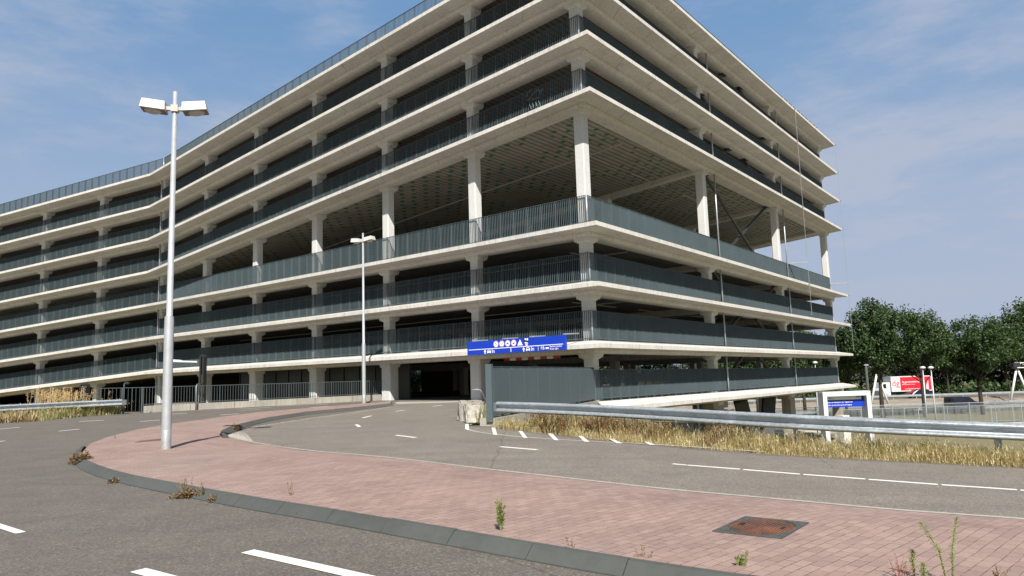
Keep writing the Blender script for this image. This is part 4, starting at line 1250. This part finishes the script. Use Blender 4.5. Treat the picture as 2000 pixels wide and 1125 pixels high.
# ------------------------------------------------------------------ vehicles
def wheel(m_, x, y, r, w=.25, n=14):
    m_.prism([(x + math.cos(2 * math.pi * k / n) * r, y - w / 2, r + math.sin(2 * math.pi * k / n) * r) for k in range(n)], [(x + math.cos(2 * math.pi * k / n) * r, y + w / 2, r + math.sin(2 * math.pi * k / n) * r) for k in range(n)])
def car_like(name, loc, prof, glassprof, width, wheels, mat, label, cat, rz=0, r=.33):
    t = thing(name, loc, label, cat, None, rz)
    m_ = MB(); hw = width / 2
    def loft(pr, w0, w1, zsplit):
        def wz(z): return w0 if z < zsplit else w1
        return [(x, -wz(z), z) for x, z in pr], [(x, wz(z), z) for x, z in pr]
    a_, b_ = loft(prof, hw, hw * .86, 1.0); m_.prism(a_, b_); m_.build("body", mat, t)
    m_ = MB()
    for pr in glassprof: m_.prism([(x, -hw * .95 - .004 if z < 1.05 else -hw * .875, z) for x, z in pr], [(x, hw * .95 + .004 if z < 1.05 else hw * .875, z) for x, z in pr])
    m_.build("window", M['glass_car'], t)
    for x in wheels:
        for s in (-1, 1):
            m2 = MB(); wheel(m2, x, s * (hw - .12), r); m2.build("wheel", M['tyre'], t)
    return t
# red and white rigid truck, cab to the left
pt = at(1711, 768, 133.5)
tl = 9.9
tk = thing("delivery_truck", (pt.x, 133.5, -4.0), "white delivery truck with a red side panel on the far carriageway", "truck", None, R(4))
m_ = MB(); m_.prism([(0, -1.15, .45), (2.1, -1.15, .45), (2.1, -1.15, 2.75), (.75, -1.15, 2.75), (.42, -1.15, 1.75), (0, -1.15, 1.3)], [(0, 1.15, .45), (2.1, 1.15, .45), (2.1, 1.15, 2.75), (.75, 1.15, 2.75), (.42, 1.15, 1.75), (0, 1.15, 1.3)]); cab = m_.build("cab", M['white'], tk)
m_ = MB(); m_.prism([(.55, -1.16, 1.7), (1.35, -1.16, 1.7), (1.35, -1.16, 2.5), (.85, -1.16, 2.5)], [(.55, 1.16, 1.7), (1.35, 1.16, 1.7), (1.35, 1.16, 2.5), (.85, 1.16, 2.5)]); m_.build("window", M['glass_car'], cab)
m_ = MB(); m_.box((2.25 + (tl - 2.25) / 2, 0, 2.4), tl - 2.25, 2.5, 2.7); box_ = m_.build("cargo_box", M['white'], tk)
m_ = MB(); m_.box((3.95 + (tl - 4.05) / 2, -1.256, 2.42), tl - 4.1, .012, 2.4); m_.build("side_panel", M['truckred'], box_)
m_ = MB(); m_.prism([(8.75, -1.268, 1.3), (9.25, -1.268, 1.3), (9.25, -1.268, 3.0), (9.0, -1.268, 2.5), (8.8, -1.268, 2.0)], [(8.75, -1.264, 1.3), (9.25, -1.264, 1.3), (9.25, -1.264, 3.0), (9.0, -1.264, 2.5), (8.8, -1.264, 2.0)]); m_.build("photo_print", paint("print_pale", (.62, .45, .45), .4), box_)
TMx = lambda x, z: Matrix.Translation((x, -1.266, z)) @ SM
text_mesh("logo_lettering", "dg", 1.5, M['truckred'], box_, TMx(3.1, 2.5))
text_mesh("lettering", "dg grootverbruik", .50, M['signwhite'], box_, TMx(4.3, 2.75), 'LEFT')
text_mesh("lettering", "totaalleverancier in horeca", .22, M['signwhite'], box_, TMx(4.3, 2.3), 'LEFT')
text_mesh("lettering", "www.dggrootverbruik.nl", .28, M['signwhite'], box_, TMx(4.7, 1.5), 'LEFT')
m_ = MB(); m_.box((5.6, 0, .8), 8, 1.0, .35); m_.build("chassis", M['black'], tk)
for x in (1.1, 7.0):
    for s in (-1, 1):
        m2 = MB(); wheel(m2, x, s * 1.0, .48, .3); m2.build("wheel", M['tyre'], tk)
pc_ = at(1776, 771, 129)
car_like("parked_car", (pc_.x, 129.5, -4.0), [(0, .35), (4.3, .35), (4.35, .85), (3.9, 1.0), (3.2, 1.45), (1.7, 1.5), (.75, 1.0), (.05, .85)], [[(1.1, 1.02), (1.75, 1.4), (3.1, 1.38), (3.6, 1.02)]], 1.8, (.85, 3.4), M['carblue'], "dark blue car passing in front of the truck's rear end", "car", R(4)).name = "passing_car"
pv = at(1849, 785, 111.5)
car_like("passing_van", (pv.x, 111.5, -5.18), [(0, .35), (4.75, .35), (4.8, .8), (4.5, 1.08), (3.75, 1.25), (3.05, 1.85), (2.6, 1.92), (.1, 1.9), (0, 1.2)], [[(3.0, 1.28), (3.65, 1.26), (3.1, 1.76), (2.85, 1.78)], [(1.9, 1.28), (2.9, 1.28), (2.75, 1.75), (1.9, 1.75)]], 1.85, (.9, 3.8), M['carblue'], "dark van driving on the near motorway lane behind the mesh fence", "van", R(-1))

# ------------------------------------------------------------------ trees
def leaf_quad(mb, p, s, rr):
    n = Vector((rr.gauss(0, 1), rr.gauss(0, 1), rr.gauss(.4, 1))).normalized()
    u = n.orthogonal().normalized(); u.rotate(Matrix.Rotation(rr.uniform(0, 6.28), 3, n)); w = n.cross(u)
    a = s * rr.uniform(.6, 1.2); b = a * rr.uniform(.55, .8)
    mb.v += [tuple(p - u * a), tuple(p - w * b * .9 + u * a * .1), tuple(p + u * a), tuple(p + w * b + u * a * .15)]
    o = len(mb.v) - 4; mb.f.append((o, o + 1, o + 2, o + 3)); mb.mi.append(0)
def make_tree(seed, h, rad, nclump, nleaf, leafs, base=.22):
    rr = random.Random(seed); mb = MB(); tk = MB()
    tk.tube([(0, 0, -.3), (.05, 0, h * .2), (.1, .05, h * .5), (.1, 0, h * .85)], [.32, .24, .17, .04], 8)
    for i in range(nclump):
        for _ in range(50):
            v = Vector((rr.uniform(-1, 1), rr.uniform(-1, 1), rr.uniform(-1, 1)))
            if .35 < v.length < 1: break
        zz = base + (1 - base) * (v.z * .5 + .5)
        taper = 1.0 - max(0, (zz - .55)) * 1.0
        c = Vector((v.x * rad * taper * rr.uniform(.85, 1.12), v.y * rad * taper, h * zz * rr.uniform(.94, 1.04)))
        cr = rr.uniform(.55, 1.15) * rad / 4.2
        if rr.random() < .5:
            s = Vector((0, 0, max(h * .2, c.z - rr.uniform(1.5, 3.5)))); m = s.lerp(c, .5) + Vector((0, 0, -.3)); tk.tube([s, m, c], [.09, .06, .02], 5, False)
        for k in range(nleaf):
            d = Vector((rr.gauss(0, 1), rr.gauss(0, 1), rr.gauss(0, .75)));  d.normalize()
            leaf_quad(mb, c + d * cr * rr.random() ** .45, leafs, rr)
    return mb, tk
TREES = []
def tree_proto(seed, h, rad, mat, nclump=120, nleaf=105, leafs=.18, label="", base=.45, name="oak_tree"):
    mb, tk = make_tree(seed, h, rad, nclump, nleaf, leafs, base)
    t = thing(name, (0, 0, 0), label, "tree")
    mb.build("crown", mat, t, False, False); tk.build("trunk", M['bark'], t, True)
    return t
protos = [tree_proto(11 + i, 14, 5.2, M['leaf'], label="oak") for i in range(4)]
dark = [tree_proto(31 + i, 13, 5.5, M['leaf_dark'], 90, 60, .30, "dark", .05, "dark_tree") for i in range(3)]
used = set()
def place(proto, px, Y, ytop, label, group, z0=-5.2, wide=1.0, rz=0):
    src = proto; k = id(proto)
    t = proto if k not in used else copy_tree(proto)
    used.add(k)
    p = at(px, ytop, Y); hh = (p.z - z0); hp = 14.3 if src in protos else 13.3
    s = hh / hp
    t.location = (p.x, Y, z0); t.scale = (s * wide, s * wide, s); t.rotation_euler = (0, 0, rz)
    t['label'] = label; t['group'] = group
    return t
gO = "oaks along the motorway verge"
place(protos[0], 1703, 100, 586, "tallest oak right beside the garage corner, above the dark grey pole", gO, wide=.92)
place(protos[1], 1786, 99, 602, "oak whose trunk stands in front of the red truck panel", gO, wide=.9, rz=1)
place(protos[2], 1898, 100, 612, "broad oak behind the dark van", gO, wide=1.08, rz=2)
place(protos[3], 2012, 150, 578, "tall oak cut by the right edge above the gantry", gO, wide=1.0, rz=.5)
place(protos[2], 1840, 145, 640, "smaller oak between the red truck and the dark van", gO, wide=.8, rz=4)
place(protos[0], 1640, 104, 640, "oak half hidden behind the garage's right corner", gO, wide=.9, rz=3)
place(protos[3], 1952, 148, 626, "oak between the broad oak and the right-edge oak", gO, wide=1.2, rz=5)
place(protos[1], 1560, 106, 640, "oak seen through the open storeys near the garage's far end", gO, wide=1, rz=2.5)
place(protos[2], 1470, 108, 650, "oak seen through the lowest storey left of the far-end oak", gO, wide=1, rz=1.7)
place(protos[0], 1380, 108, 655, "oak seen through the lowest storey in the middle of the side face", gO, wide=1, rz=.7)
place(protos[1], 2090, 104, 590, "oak mostly outside the right edge", gO, rz=.2)
place(protos[3], 880, 118, 690, "green tree glimpsed through the ground-floor entrance", gO, wide=1.2, rz=2)
place(protos[2], 800, 122, 690, "green tree glimpsed left inside the ground-floor entrance", gO, wide=1.1, rz=1)
gD = "dark trees behind the motorway"
DL_ = ["dark tree behind the oaks, %s" % s for s in ("left of the truck", "above the truck cab", "above the truck's rear", "between truck and van", "above the van", "right of the van", "left of the right gantry", "behind the right gantry", "beyond the right gantry", "behind the garage corner", "behind the garage's lowest storey", "seen under the lowest storey, nearest its far pier", "seen under the lowest storey, mid way", "seen under the lowest storey, near its front", "seen under the lowest storey, by the front corner", "seen under the lowest storey, by the parapet")]
for i, px_ in enumerate((1672, 1722, 1776, 1825, 1872, 1920, 1966, 2016, 2075, 1610, 1530, 1465, 1400, 1330, 1260, 1195)):
    place(dark[i % 3], px_, 152 + (i % 3) * 4, 655 + (i * 37 % 17), DL_[i], gD, z0=-4.2, wide=1.15, rz=i * 1.3)
# undergrowth behind the motorway: a continuous mass
mb = MB(); rr = random.Random(5)
for i in range(15000):
    x = rr.uniform(-10, 135); y = 146 + rr.uniform(0, 5); z = -4.2 + abs(rr.gauss(0, .5)) * (1.4 + 1.0 * math.sin(x * .35) ** 2)
    leaf_quad(mb, Vector((x, y, z)), .42, rr)
tag(mb.build("undergrowth", M['leaf'], None, False, False), "band of green undergrowth along the far side of the motorway", "undergrowth", None, "stuff")

# ------------------------------------------------------------------ grasses
def blades(name, mat, pts, label, hmin, hmax, wid=.012, lean=.35, seed=1, heads=0.0):
    rr = random.Random(seed); mb = MB()
    for (x, y, z, hs) in pts:
        h = rr.uniform(hmin, hmax) * hs; a = rr.uniform(0, 6.283); l = abs(rr.gauss(0, lean)) * h
        d = Vector((math.cos(a), math.sin(a), 0)); sd = Vector((-d.y, d.x, 0)).lerp(Vector((1, 0, 0)), .4).normalized() * wid * rr.uniform(.6, 1.3) / 2
        p = Vector((x, y, z - .03)); q = p + d * l * .35 + Vector((0, 0, h * .62)); t = p + d * l + Vector((0, 0, h * rr.uniform(.85, 1)))
        o = len(mb.v)
        mb.v += [tuple(p - sd), tuple(p + sd), tuple(q + sd * .8), tuple(q - sd * .8), tuple(t + sd * .15), tuple(t - sd * .15)]
        mb.f += [(o, o + 1, o + 2, o + 3), (o + 3, o + 2, o + 4, o + 5)]; mb.mi += [0, 0]
        if rr.random() < heads:
            for k in range(4):
                c = t + d * .02 * k - Vector((0, 0, .03 * k)); o = len(mb.v); s2 = .018
                u = Vector((rr.gauss(0, 1), rr.gauss(0, 1), rr.gauss(0, 1))).normalized() * s2
                mb.v += [tuple(c - u), tuple(c + sd * 1.5), tuple(c + u + Vector((0, 0, .03))), tuple(c - sd * 1.5)]; mb.f.append((o, o + 1, o + 2, o + 3)); mb.mi.append(0)
    return tag(mb.build(name, mat, None, False, False), label, "grass", None, "stuff")
rr = random.Random(3)
REDGE = resample([V2(p.x, p.y) for p in [gp(x, y) for x, y in ((950, 832), (1060, 846), (1200, 862), (1350, 875), (1500, 887), (1700, 898), (2000, 913), (2200, 928))]], .2)
GRS = resample([V2(p.x, p.y) for p in smooth([V3(p, 0) for p in GR + [GR[-1] + (GR[-1] - GR[-2]) * .7]])], .2)
pts = []; ptsg = []
from mathutils import noise as mnoise
for i in range(52000):
    s = rr.random() ** .92
    a = REDGE[min(len(REDGE) - 1, int(s * len(REDGE)))]; b = GRS[min(len(GRS) - 1, int(s * len(GRS)))]
    v = rr.random() ** .85 * 1.9
    p = a + (b - a) * v + V2(rr.gauss(0, .05), rr.gauss(0, .05))
    if v < .04 and rr.random() < .6: continue
    cl = mnoise.noise(Vector((p.x * 1.1, p.y * 1.1, 0))) + .6 * mnoise.noise(Vector((p.x * 3.1, p.y * 3.1, 4)))
    if rr.random() < -cl * 1.4 - .02: continue
    hs = (.26 + .62 * min(1, v * 1.05)) * max(.35, 1 + .75 * cl)
    if v > 1.1: hs *= .9
    z = terrain(p.x, p.y) + .02 if v > .25 else hroad(p.x, p.y) - .06
    (ptsg if (rr.random() < (.28 if v < .5 else .10) * (1.2 - 1.5 * cl)) else pts).append((p.x, p.y, z, hs))
blades("dry_grass", M['straw'], pts, "dry straw-coloured grass along the right guard rail", .14, .50, .010, .65, 1, .16)
blades("green_grass", M['straw_green'], ptsg, "half-green grass tufts mixed into the verge at right", .14, .40, .011, .5, 2)
# reddish dock stalks inside the verge
pts = []
for i in range(1500):
    cxp = rr.choice((1105, 1130, 1260, 1275, 1345, 1420, 1560, 1320, 1180)) + rr.gauss(0, 14)
    s = max(0, min(.999, (cxp - 950) / 1250)); a = REDGE[int(s * len(REDGE))]; b = GRS[int(s * len(GRS))]
    p = a.lerp(b, rr.uniform(.55, 1.15)); pts.append((p.x + rr.gauss(0, .08), p.y + rr.gauss(0, .08), terrain(p.x, p.y), 1))
blades("dock_stalks", M['weed_brown'], pts, "brown dock stalks standing in the right verge", .35, .62, .02, .25, 4, .5)
# left verge
pts = []; ptsg = []; ptsr = []
LEDGE = [gp(x, y) for x, y in ((-60, 831), (0, 827), (60, 824), (120, 818), (180, 812), (233, 806.5))]
LRAIL = [at(x, 800, Y) for x, Y in ((-60, 33.0), (0, 34.2), (60, 35.0), (120, 35.8), (180, 36.6), (233, 37.8))]
for i in range(17000):
    s = rr.random() * 4.999; k = int(s); t = s - k
    a = LEDGE[k].lerp(LEDGE[k + 1], t); b = LRAIL[k].lerp(LRAIL[k + 1], t); v = rr.random() ** .8 * 1.3
    p = a.lerp(b, v); z = hroad(p.x, p.y) - .05
    px_ = -60 + s * 58.6
    hs = .55 + .6 * min(1, v)
    u = rr.random()
    if px_ < 70 and u < .75: ptsr.append((p.x, p.y, z, hs * .8))
    elif u < .55: ptsg.append((p.x, p.y, z, hs))
    else: pts.append((p.x, p.y, z, hs))
blades("verge_grass", M['straw'], pts, "straw grass under the left guard rail", .35, .8, .028, .4, 6, .1)
blades("verge_green", M['weed'], ptsg, "greenish tall grass under the left guard rail", .3, .75, .03, .4, 7)
blades("verge_brush", M['weed_brown'], ptsr, "brown withered brush at the left edge under the guard rail", .25, .7, .035, .5, 8)
def reed(px, Y, htop, n, label, seed):
    rr = random.Random(seed); p0 = at(px, 790, Y); z0 = hroad(p0.x, p0.y)
    t = thing("reed_clump", (p0.x, p0.y, z0), label, "reeds", "reed clumps behind the left guard rail")
    mb = MB(); hd = MB()
    for i in range(n):
        x, y = rr.gauss(0, .45), rr.gauss(0, .25); h = htop * rr.uniform(.75, 1.05); l = rr.gauss(.05, .16)
        a = Vector((x, y, -.1)); b = Vector((x + l, y, h)); mb.add([a + Vector((-.01, 0, 0)), a + Vector((.01, 0, 0)), b + Vector((.006, 0, 0)), b + Vector((-.006, 0, 0))], [(0, 1, 2, 3)])
        for k in range(34):
            q = b + Vector((rr.gauss(.03, .05), rr.gauss(0, .04), -rr.uniform(-.05, .42))); u = Vector((rr.gauss(.6, .5), rr.gauss(0, .5), rr.gauss(.8, .4))).normalized() * rr.uniform(.02, .045); w = Vector((-u.z, 0, u.x)) * .22
            hd.add([q - u, q + w, q + u, q - w], [(0, 1, 2, 3)])
    mb.build("stems", M['straw'], t, False, False); hd.build("plumes", M['reed'], t, False, False)
M['reed'] = leafmat("reed_plumes", [(0, (.36, .21, .09)), (.6, (.52, .34, .17)), (1, (.62, .46, .26))], .3)
reed(98, 36.6, 1.42, 36, "feathery reed clump behind the left guard rail, the widest one", 1)
reed(122, 37.2, 1.32, 26, "feathery reed clump right of the widest one", 2)
reed(153, 38.0, 1.38, 16, "small feathery reed clump beside the short black column", 3)

# ------------------------------------------------------------------ single weeds on the island and kerb
def weed(px, py, lift, hpx, kind, label, seed, name="weed", wide=1.0, n=None):
    p = gp(px, py, lift); rr = random.Random(seed); H_ = hpx * p.y / F
    t = thing(name, (p.x, p.y, p.z - .005), label, "weed", "weeds in the paving joints")
    mb = MB(); st = MB()
    if kind == 'fleabane':       # upright stem thick with narrow leaves
        stems = n or 5
        for i in range(stems):
            l = rr.uniform(-.28, .28) * wide; hh = H_ * rr.uniform(.6, 1.0); e = Vector((l * hh, rr.uniform(-.1, .1) * hh, hh))
            st.tube([(0, 0, 0), e * .5 + Vector((l * .02, 0, 0)), e], [.006, .004, .002], 5)
            for k in range(46):
                tt = rr.uniform(.12, 1); q = e * tt; a = rr.uniform(0, 6.283)
                d = Vector((math.cos(a) * .75, math.sin(a) * .75, .8)).normalized() * rr.uniform(.035, .075) * (1.2 - .6 * tt); w = d.orthogonal().normalized() * .006
                mb.add([q, q + d * .5 + w, q + d, q + d * .5 - w], [(0, 1, 2, 3)])
        mat = M['weed']
    elif kind == 'plume':        # one arching stem with a long seed spike
        l = wide; e = Vector((l * H_, 0, H_)); md = Vector((l * H_ * .25, 0, H_ * .55))
        pts_ = [Vector((0, 0, 0)), md, e]; st.tube([pts_[0], md * .6, md, md.lerp(e, .6), e], [.005, .0045, .004, .003, .0015], 6)
        for k in range(420):
            tt = rr.uniform(.1, 1); q = md * (tt * 2) if tt < .5 else md.lerp(e, (tt - .5) * 2)
            r_ = (.010 + .020 * max(0, math.sin((tt - .1) * 3.4))) * (1.0 if tt > .45 else .6)
            q = q + Vector((rr.gauss(0, .5), rr.gauss(0, .5), rr.gauss(0, .5))) * r_; u = Vector((rr.gauss(0, 1), rr.gauss(0, 1), rr.gauss(.5, 1))).normalized() * rr.uniform(.005, .011); w = u.orthogonal().normalized() * .003
            mb.add([q - u, q + w, q + u, q - w], [(0, 1, 2, 3)])
        mat = M['weed']
    elif kind == 'rosette':      # low clump of broad leaves
        for k in range((n or 60) * 3):
            a = rr.uniform(0, 6.283); el = rr.uniform(-.1, 1.4); ln = H_ * rr.uniform(.18, .5)
            d = Vector((math.cos(a) * math.cos(el), math.sin(a) * math.cos(el), math.sin(el))) * ln; w = Vector((-math.sin(a), math.cos(a), rr.gauss(0, .4))) * ln * rr.uniform(.10, .26)
            rad_ = rr.random() ** .8; an = rr.uniform(0, 6.283)
            b = Vector((math.cos(an) * rad_ * H_ * .75 * wide, math.sin(an) * rad_ * H_ * .45, abs(rr.gauss(0, .38)) * H_ * (1.1 - rad_)))
            mb.add([b, b + d * .55 + w, b + d - Vector((0, 0, ln * .2)), b + d * .55 - w], [(0, 1, 2, 3)])
        st.tube([(0, 0, 0), (0, 0, H_ * .4)], [.006, .003], 5); mat = M['weed_brown']
    else:                        # 'twig': dry thin stalks
        for i in range(n or 7):
            e = Vector((rr.gauss(0, .22) * H_ * wide, rr.gauss(0, .15) * H_, H_ * rr.uniform(.5, 1))); b = Vector((rr.gauss(0, .02) * wide, 0, 0)); st.tube([b, b + e * .5 + Vector((rr.gauss(0, .01), 0, 0)), b + e], [.003, .0025, .001], 4)
            for k in range(16):
                q = b + e * rr.uniform(.1, 1); u = Vector((rr.gauss(0, 1), rr.gauss(0, 1), rr.gauss(.6, 1))).normalized() * rr.uniform(.008, .024); w = u.orthogonal().normalized() * .005
                mb.add([q, q + u * .5 + w, q + u, q + u * .5 - w], [(0, 1, 2, 3)])
        mat = M['weed_brown'] if kind == 'twig' else M['weed_red']
    st.build("stem", mat, t, False, False); mb.build("leaves", mat, t, False, False)
    return t
weed(978, 1036, .12, 62, 'fleabane', "bright green upright weed at the kerb in the middle of the island edge", 1, wide=.6)
weed(1852, 1146, .1, 122, 'plume', "tall pale seed stalk leaning left at the lower right corner", 2, wide=-.34)
weed(1862, 1150, .1, 132, 'plume', "tall pale seed stalk standing upright at the lower right corner", 3, wide=.16)
weed(1786, 1132, .1, 55, 'plume', "thin short seed stalk left of the tall seed stalks", 4, wide=.02)
weed(1806, 1140, .1, 38, 'plume', "shortest green seed stalk just left of the tall ones", 5, wide=.02)
weed(1758, 1135, .1, 50, 'red', "reddish dry wisp left of the seed stalks", 6, wide=1.3)
weed(1945, 1145, .1, 40, 'twig', "pale dry weed near the lower right corner", 7, wide=1.6)
weed(362, 969, .01, 42, 'twig', "withered brown weed on the front kerb, the tallest of its cluster", 8, n=12, wide=1.5)
weed(375, 971, .01, 22, 'rosette', "withered brown leaf clump on the front kerb beside the tallest withered weed", 9, wide=2.6, n=170)
weed(398, 974, .01, 34, 'twig', "thin withered stalks right of the brown leaf clump", 10, n=8)
weed(421, 979, .01, 22, 'rosette', "small brown weed on the kerb right of the withered cluster", 11, wide=.8, n=40)
weed(222, 942, .01, 15, 'rosette', "small yellow-green tuft at the kerb near the island tip", 12, n=60)
weed(150, 905, .01, 18, 'rosette', "weed tuft on the kerb at the island tip", 13, n=60, wide=1.2)
weed(160, 897, .12, 22, 'rosette', "pale weed growing over the island tip paving", 14, n=70, wide=1.3)
weed(566, 968, .12, 36, 'twig', "single thin pale weed in the brick paving behind the left kerb", 15, n=3, wide=.4)
weed(586, 1008, .01, 10, 'rosette', "flat brown weed at the kerb foot left of centre", 16, n=50, wide=2)
weed(606, 1010, .01, 11, 'twig', "small dark sprig at the kerb foot left of centre", 17, n=5)
weed(949, 1070, .01, 12, 'rosette', "small brown leaf clump at the kerb foot under the green upright weed", 18, n=40, wide=1.3)
weed(1014, 1082, .01, 17, 'rosette', "brown leaf clump at the kerb foot right of the green upright weed", 19, n=70, wide=1.4)
weed(1132, 1102, .01, 23, 'rosette', "large yellow-brown leaf clump at the kerb foot", 20, n=120, wide=1.3)
weed(1117, 1090, .03, 44, 'twig', "thin dry stalks above the large yellow-brown leaf clump", 21, n=5, wide=.5)
weed(1262, 1113, .02, 50, 'twig', "dry reddish stalks on the kerb right of centre", 22, n=8, wide=.7)
weed(1450, 1122, .05, 42, 'fleabane', "small green weed at the bottom edge on the kerb", 23, n=3, wide=1.2)
weed(225, 857, .12, 12, 'twig', "tiny sprig near the left edge of the island", 24, n=2, wide=.3)
weed(456, 841, .01, 14, 'rosette', "yellow-green tuft where the rear kerb begins", 25, n=130, wide=1.6)
weed(934, 826, .02, 38, 'fleabane', "leafy weed in front of the chipped concrete block", 26, n=4, wide=1.1)
weed(945, 827, .02, 34, 'fleabane', "leafy weed at the right side of the chipped concrete block", 27, n=4, wide=.7)
for i, (px_, py_, hp_) in enumerate(((1131, 812, 52), (1148, 826, 50), (1196, 830, 34), (1212, 826, 44), (1286, 842, 36))):
    weed(px_, py_ + 18, .0, hp_, 'red', "rust-red seed stalk in front of the guard rail, %s" % ("tallest one near the parapet", "beside the tallest one", "third from the left", "fourth from the left", "rightmost one")[i], 40 + i, n=6, wide=.8)

# ------------------------------------------------------------------ light
sd = Vector((.122, -.9925, 0)).normalized(); EL = R(46)
S = Vector((sd.x * math.cos(EL), sd.y * math.cos(EL), math.sin(EL)))
sun = bpy.data.lights.new("sun", 'SUN'); sun.energy = 5.0; sun.angle = R(.5); sun.color = (1, .95, .87)
so = bpy.data.objects.new("sun", sun); COL.objects.link(so); so.rotation_euler = (-S).to_track_quat('-Z', 'Y').to_euler(); so.location = (0, -30, 60)
w = bpy.data.worlds.new("World"); SC.world = w; w.use_nodes = True
nt = w.node_tree; bg = nt.nodes['Background']
sky = N(nt, 'ShaderNodeTexSky'); sky.sky_type = 'NISHITA'; sky.sun_disc = False; sky.sun_elevation = EL
sky.sun_rotation = math.atan2(S.x, S.y); sky.air_density = 1.2; sky.dust_density = .6; sky.ozone_density = 1.0
tc = N(nt, 'ShaderNodeTexCoord'); mp = N(nt, 'ShaderNodeMapping'); mp.inputs['Scale'].default_value = (1, 1, 3.4); mp.inputs['Rotation'].default_value = (0, .22, .5)
L(nt, tc.outputs['Generated'], mp.inputs['Vector'])
n1 = noise(nt, mp.outputs['Vector'], 2.3, 9, .62)
sx_ = N(nt, 'ShaderNodeSeparateXYZ'); L(nt, tc.outputs['Generated'], sx_.inputs[0])
def mrange(v, a, b, c, d):
    m = N(nt, 'ShaderNodeMapRange'); m.interpolation_type = 'SMOOTHSTEP'
    for k, q in (('From Min', a), ('From Max', b), ('To Min', c), ('To Max', d)): m.inputs[k].default_value = q
    L(nt, v, m.inputs['Value']); return m.outputs[0]
def mth(op, a, b):
    m = N(nt, 'ShaderNodeMath', operation=op); m.use_clamp = (op == 'ADD')
    for k, q in enumerate((a, b)):
        if isinstance(q, (int, float)): m.inputs[k].default_value = q
        else: L(nt, q, m.inputs[k])
    return m.outputs[0]
# a thin cirrus veil over the northern half of the sky, thicker towards the horizon
north = mrange(sx_.outputs['Y'], -.15, .35, 0, 1)
clear = mix(nt, mth('MULTIPLY', north, .62), sky.outputs['Color'], (1.75, 4.2, 7.9))
low = mrange(sx_.outputs['Z'], 0.02, .50, .96, .10)
wisps = mth('MULTIPLY', mrange(n1, .42, .70, 0, 1), .78)
veil = mth('MULTIPLY', mth('ADD', low, wisps), north)
col = mix(nt, veil, clear, (4.95, 5.65, 7.2))
L(nt, col, bg.inputs['Color']); bg.inputs['Strength'].default_value = .05

SC.view_settings.view_transform = 'Standard'; SC.view_settings.look = 'None'; SC.view_settings.exposure = .82; SC.view_settings.gamma = 1
SC.cycles.use_denoising = True
SC.cycles.max_bounces = 6
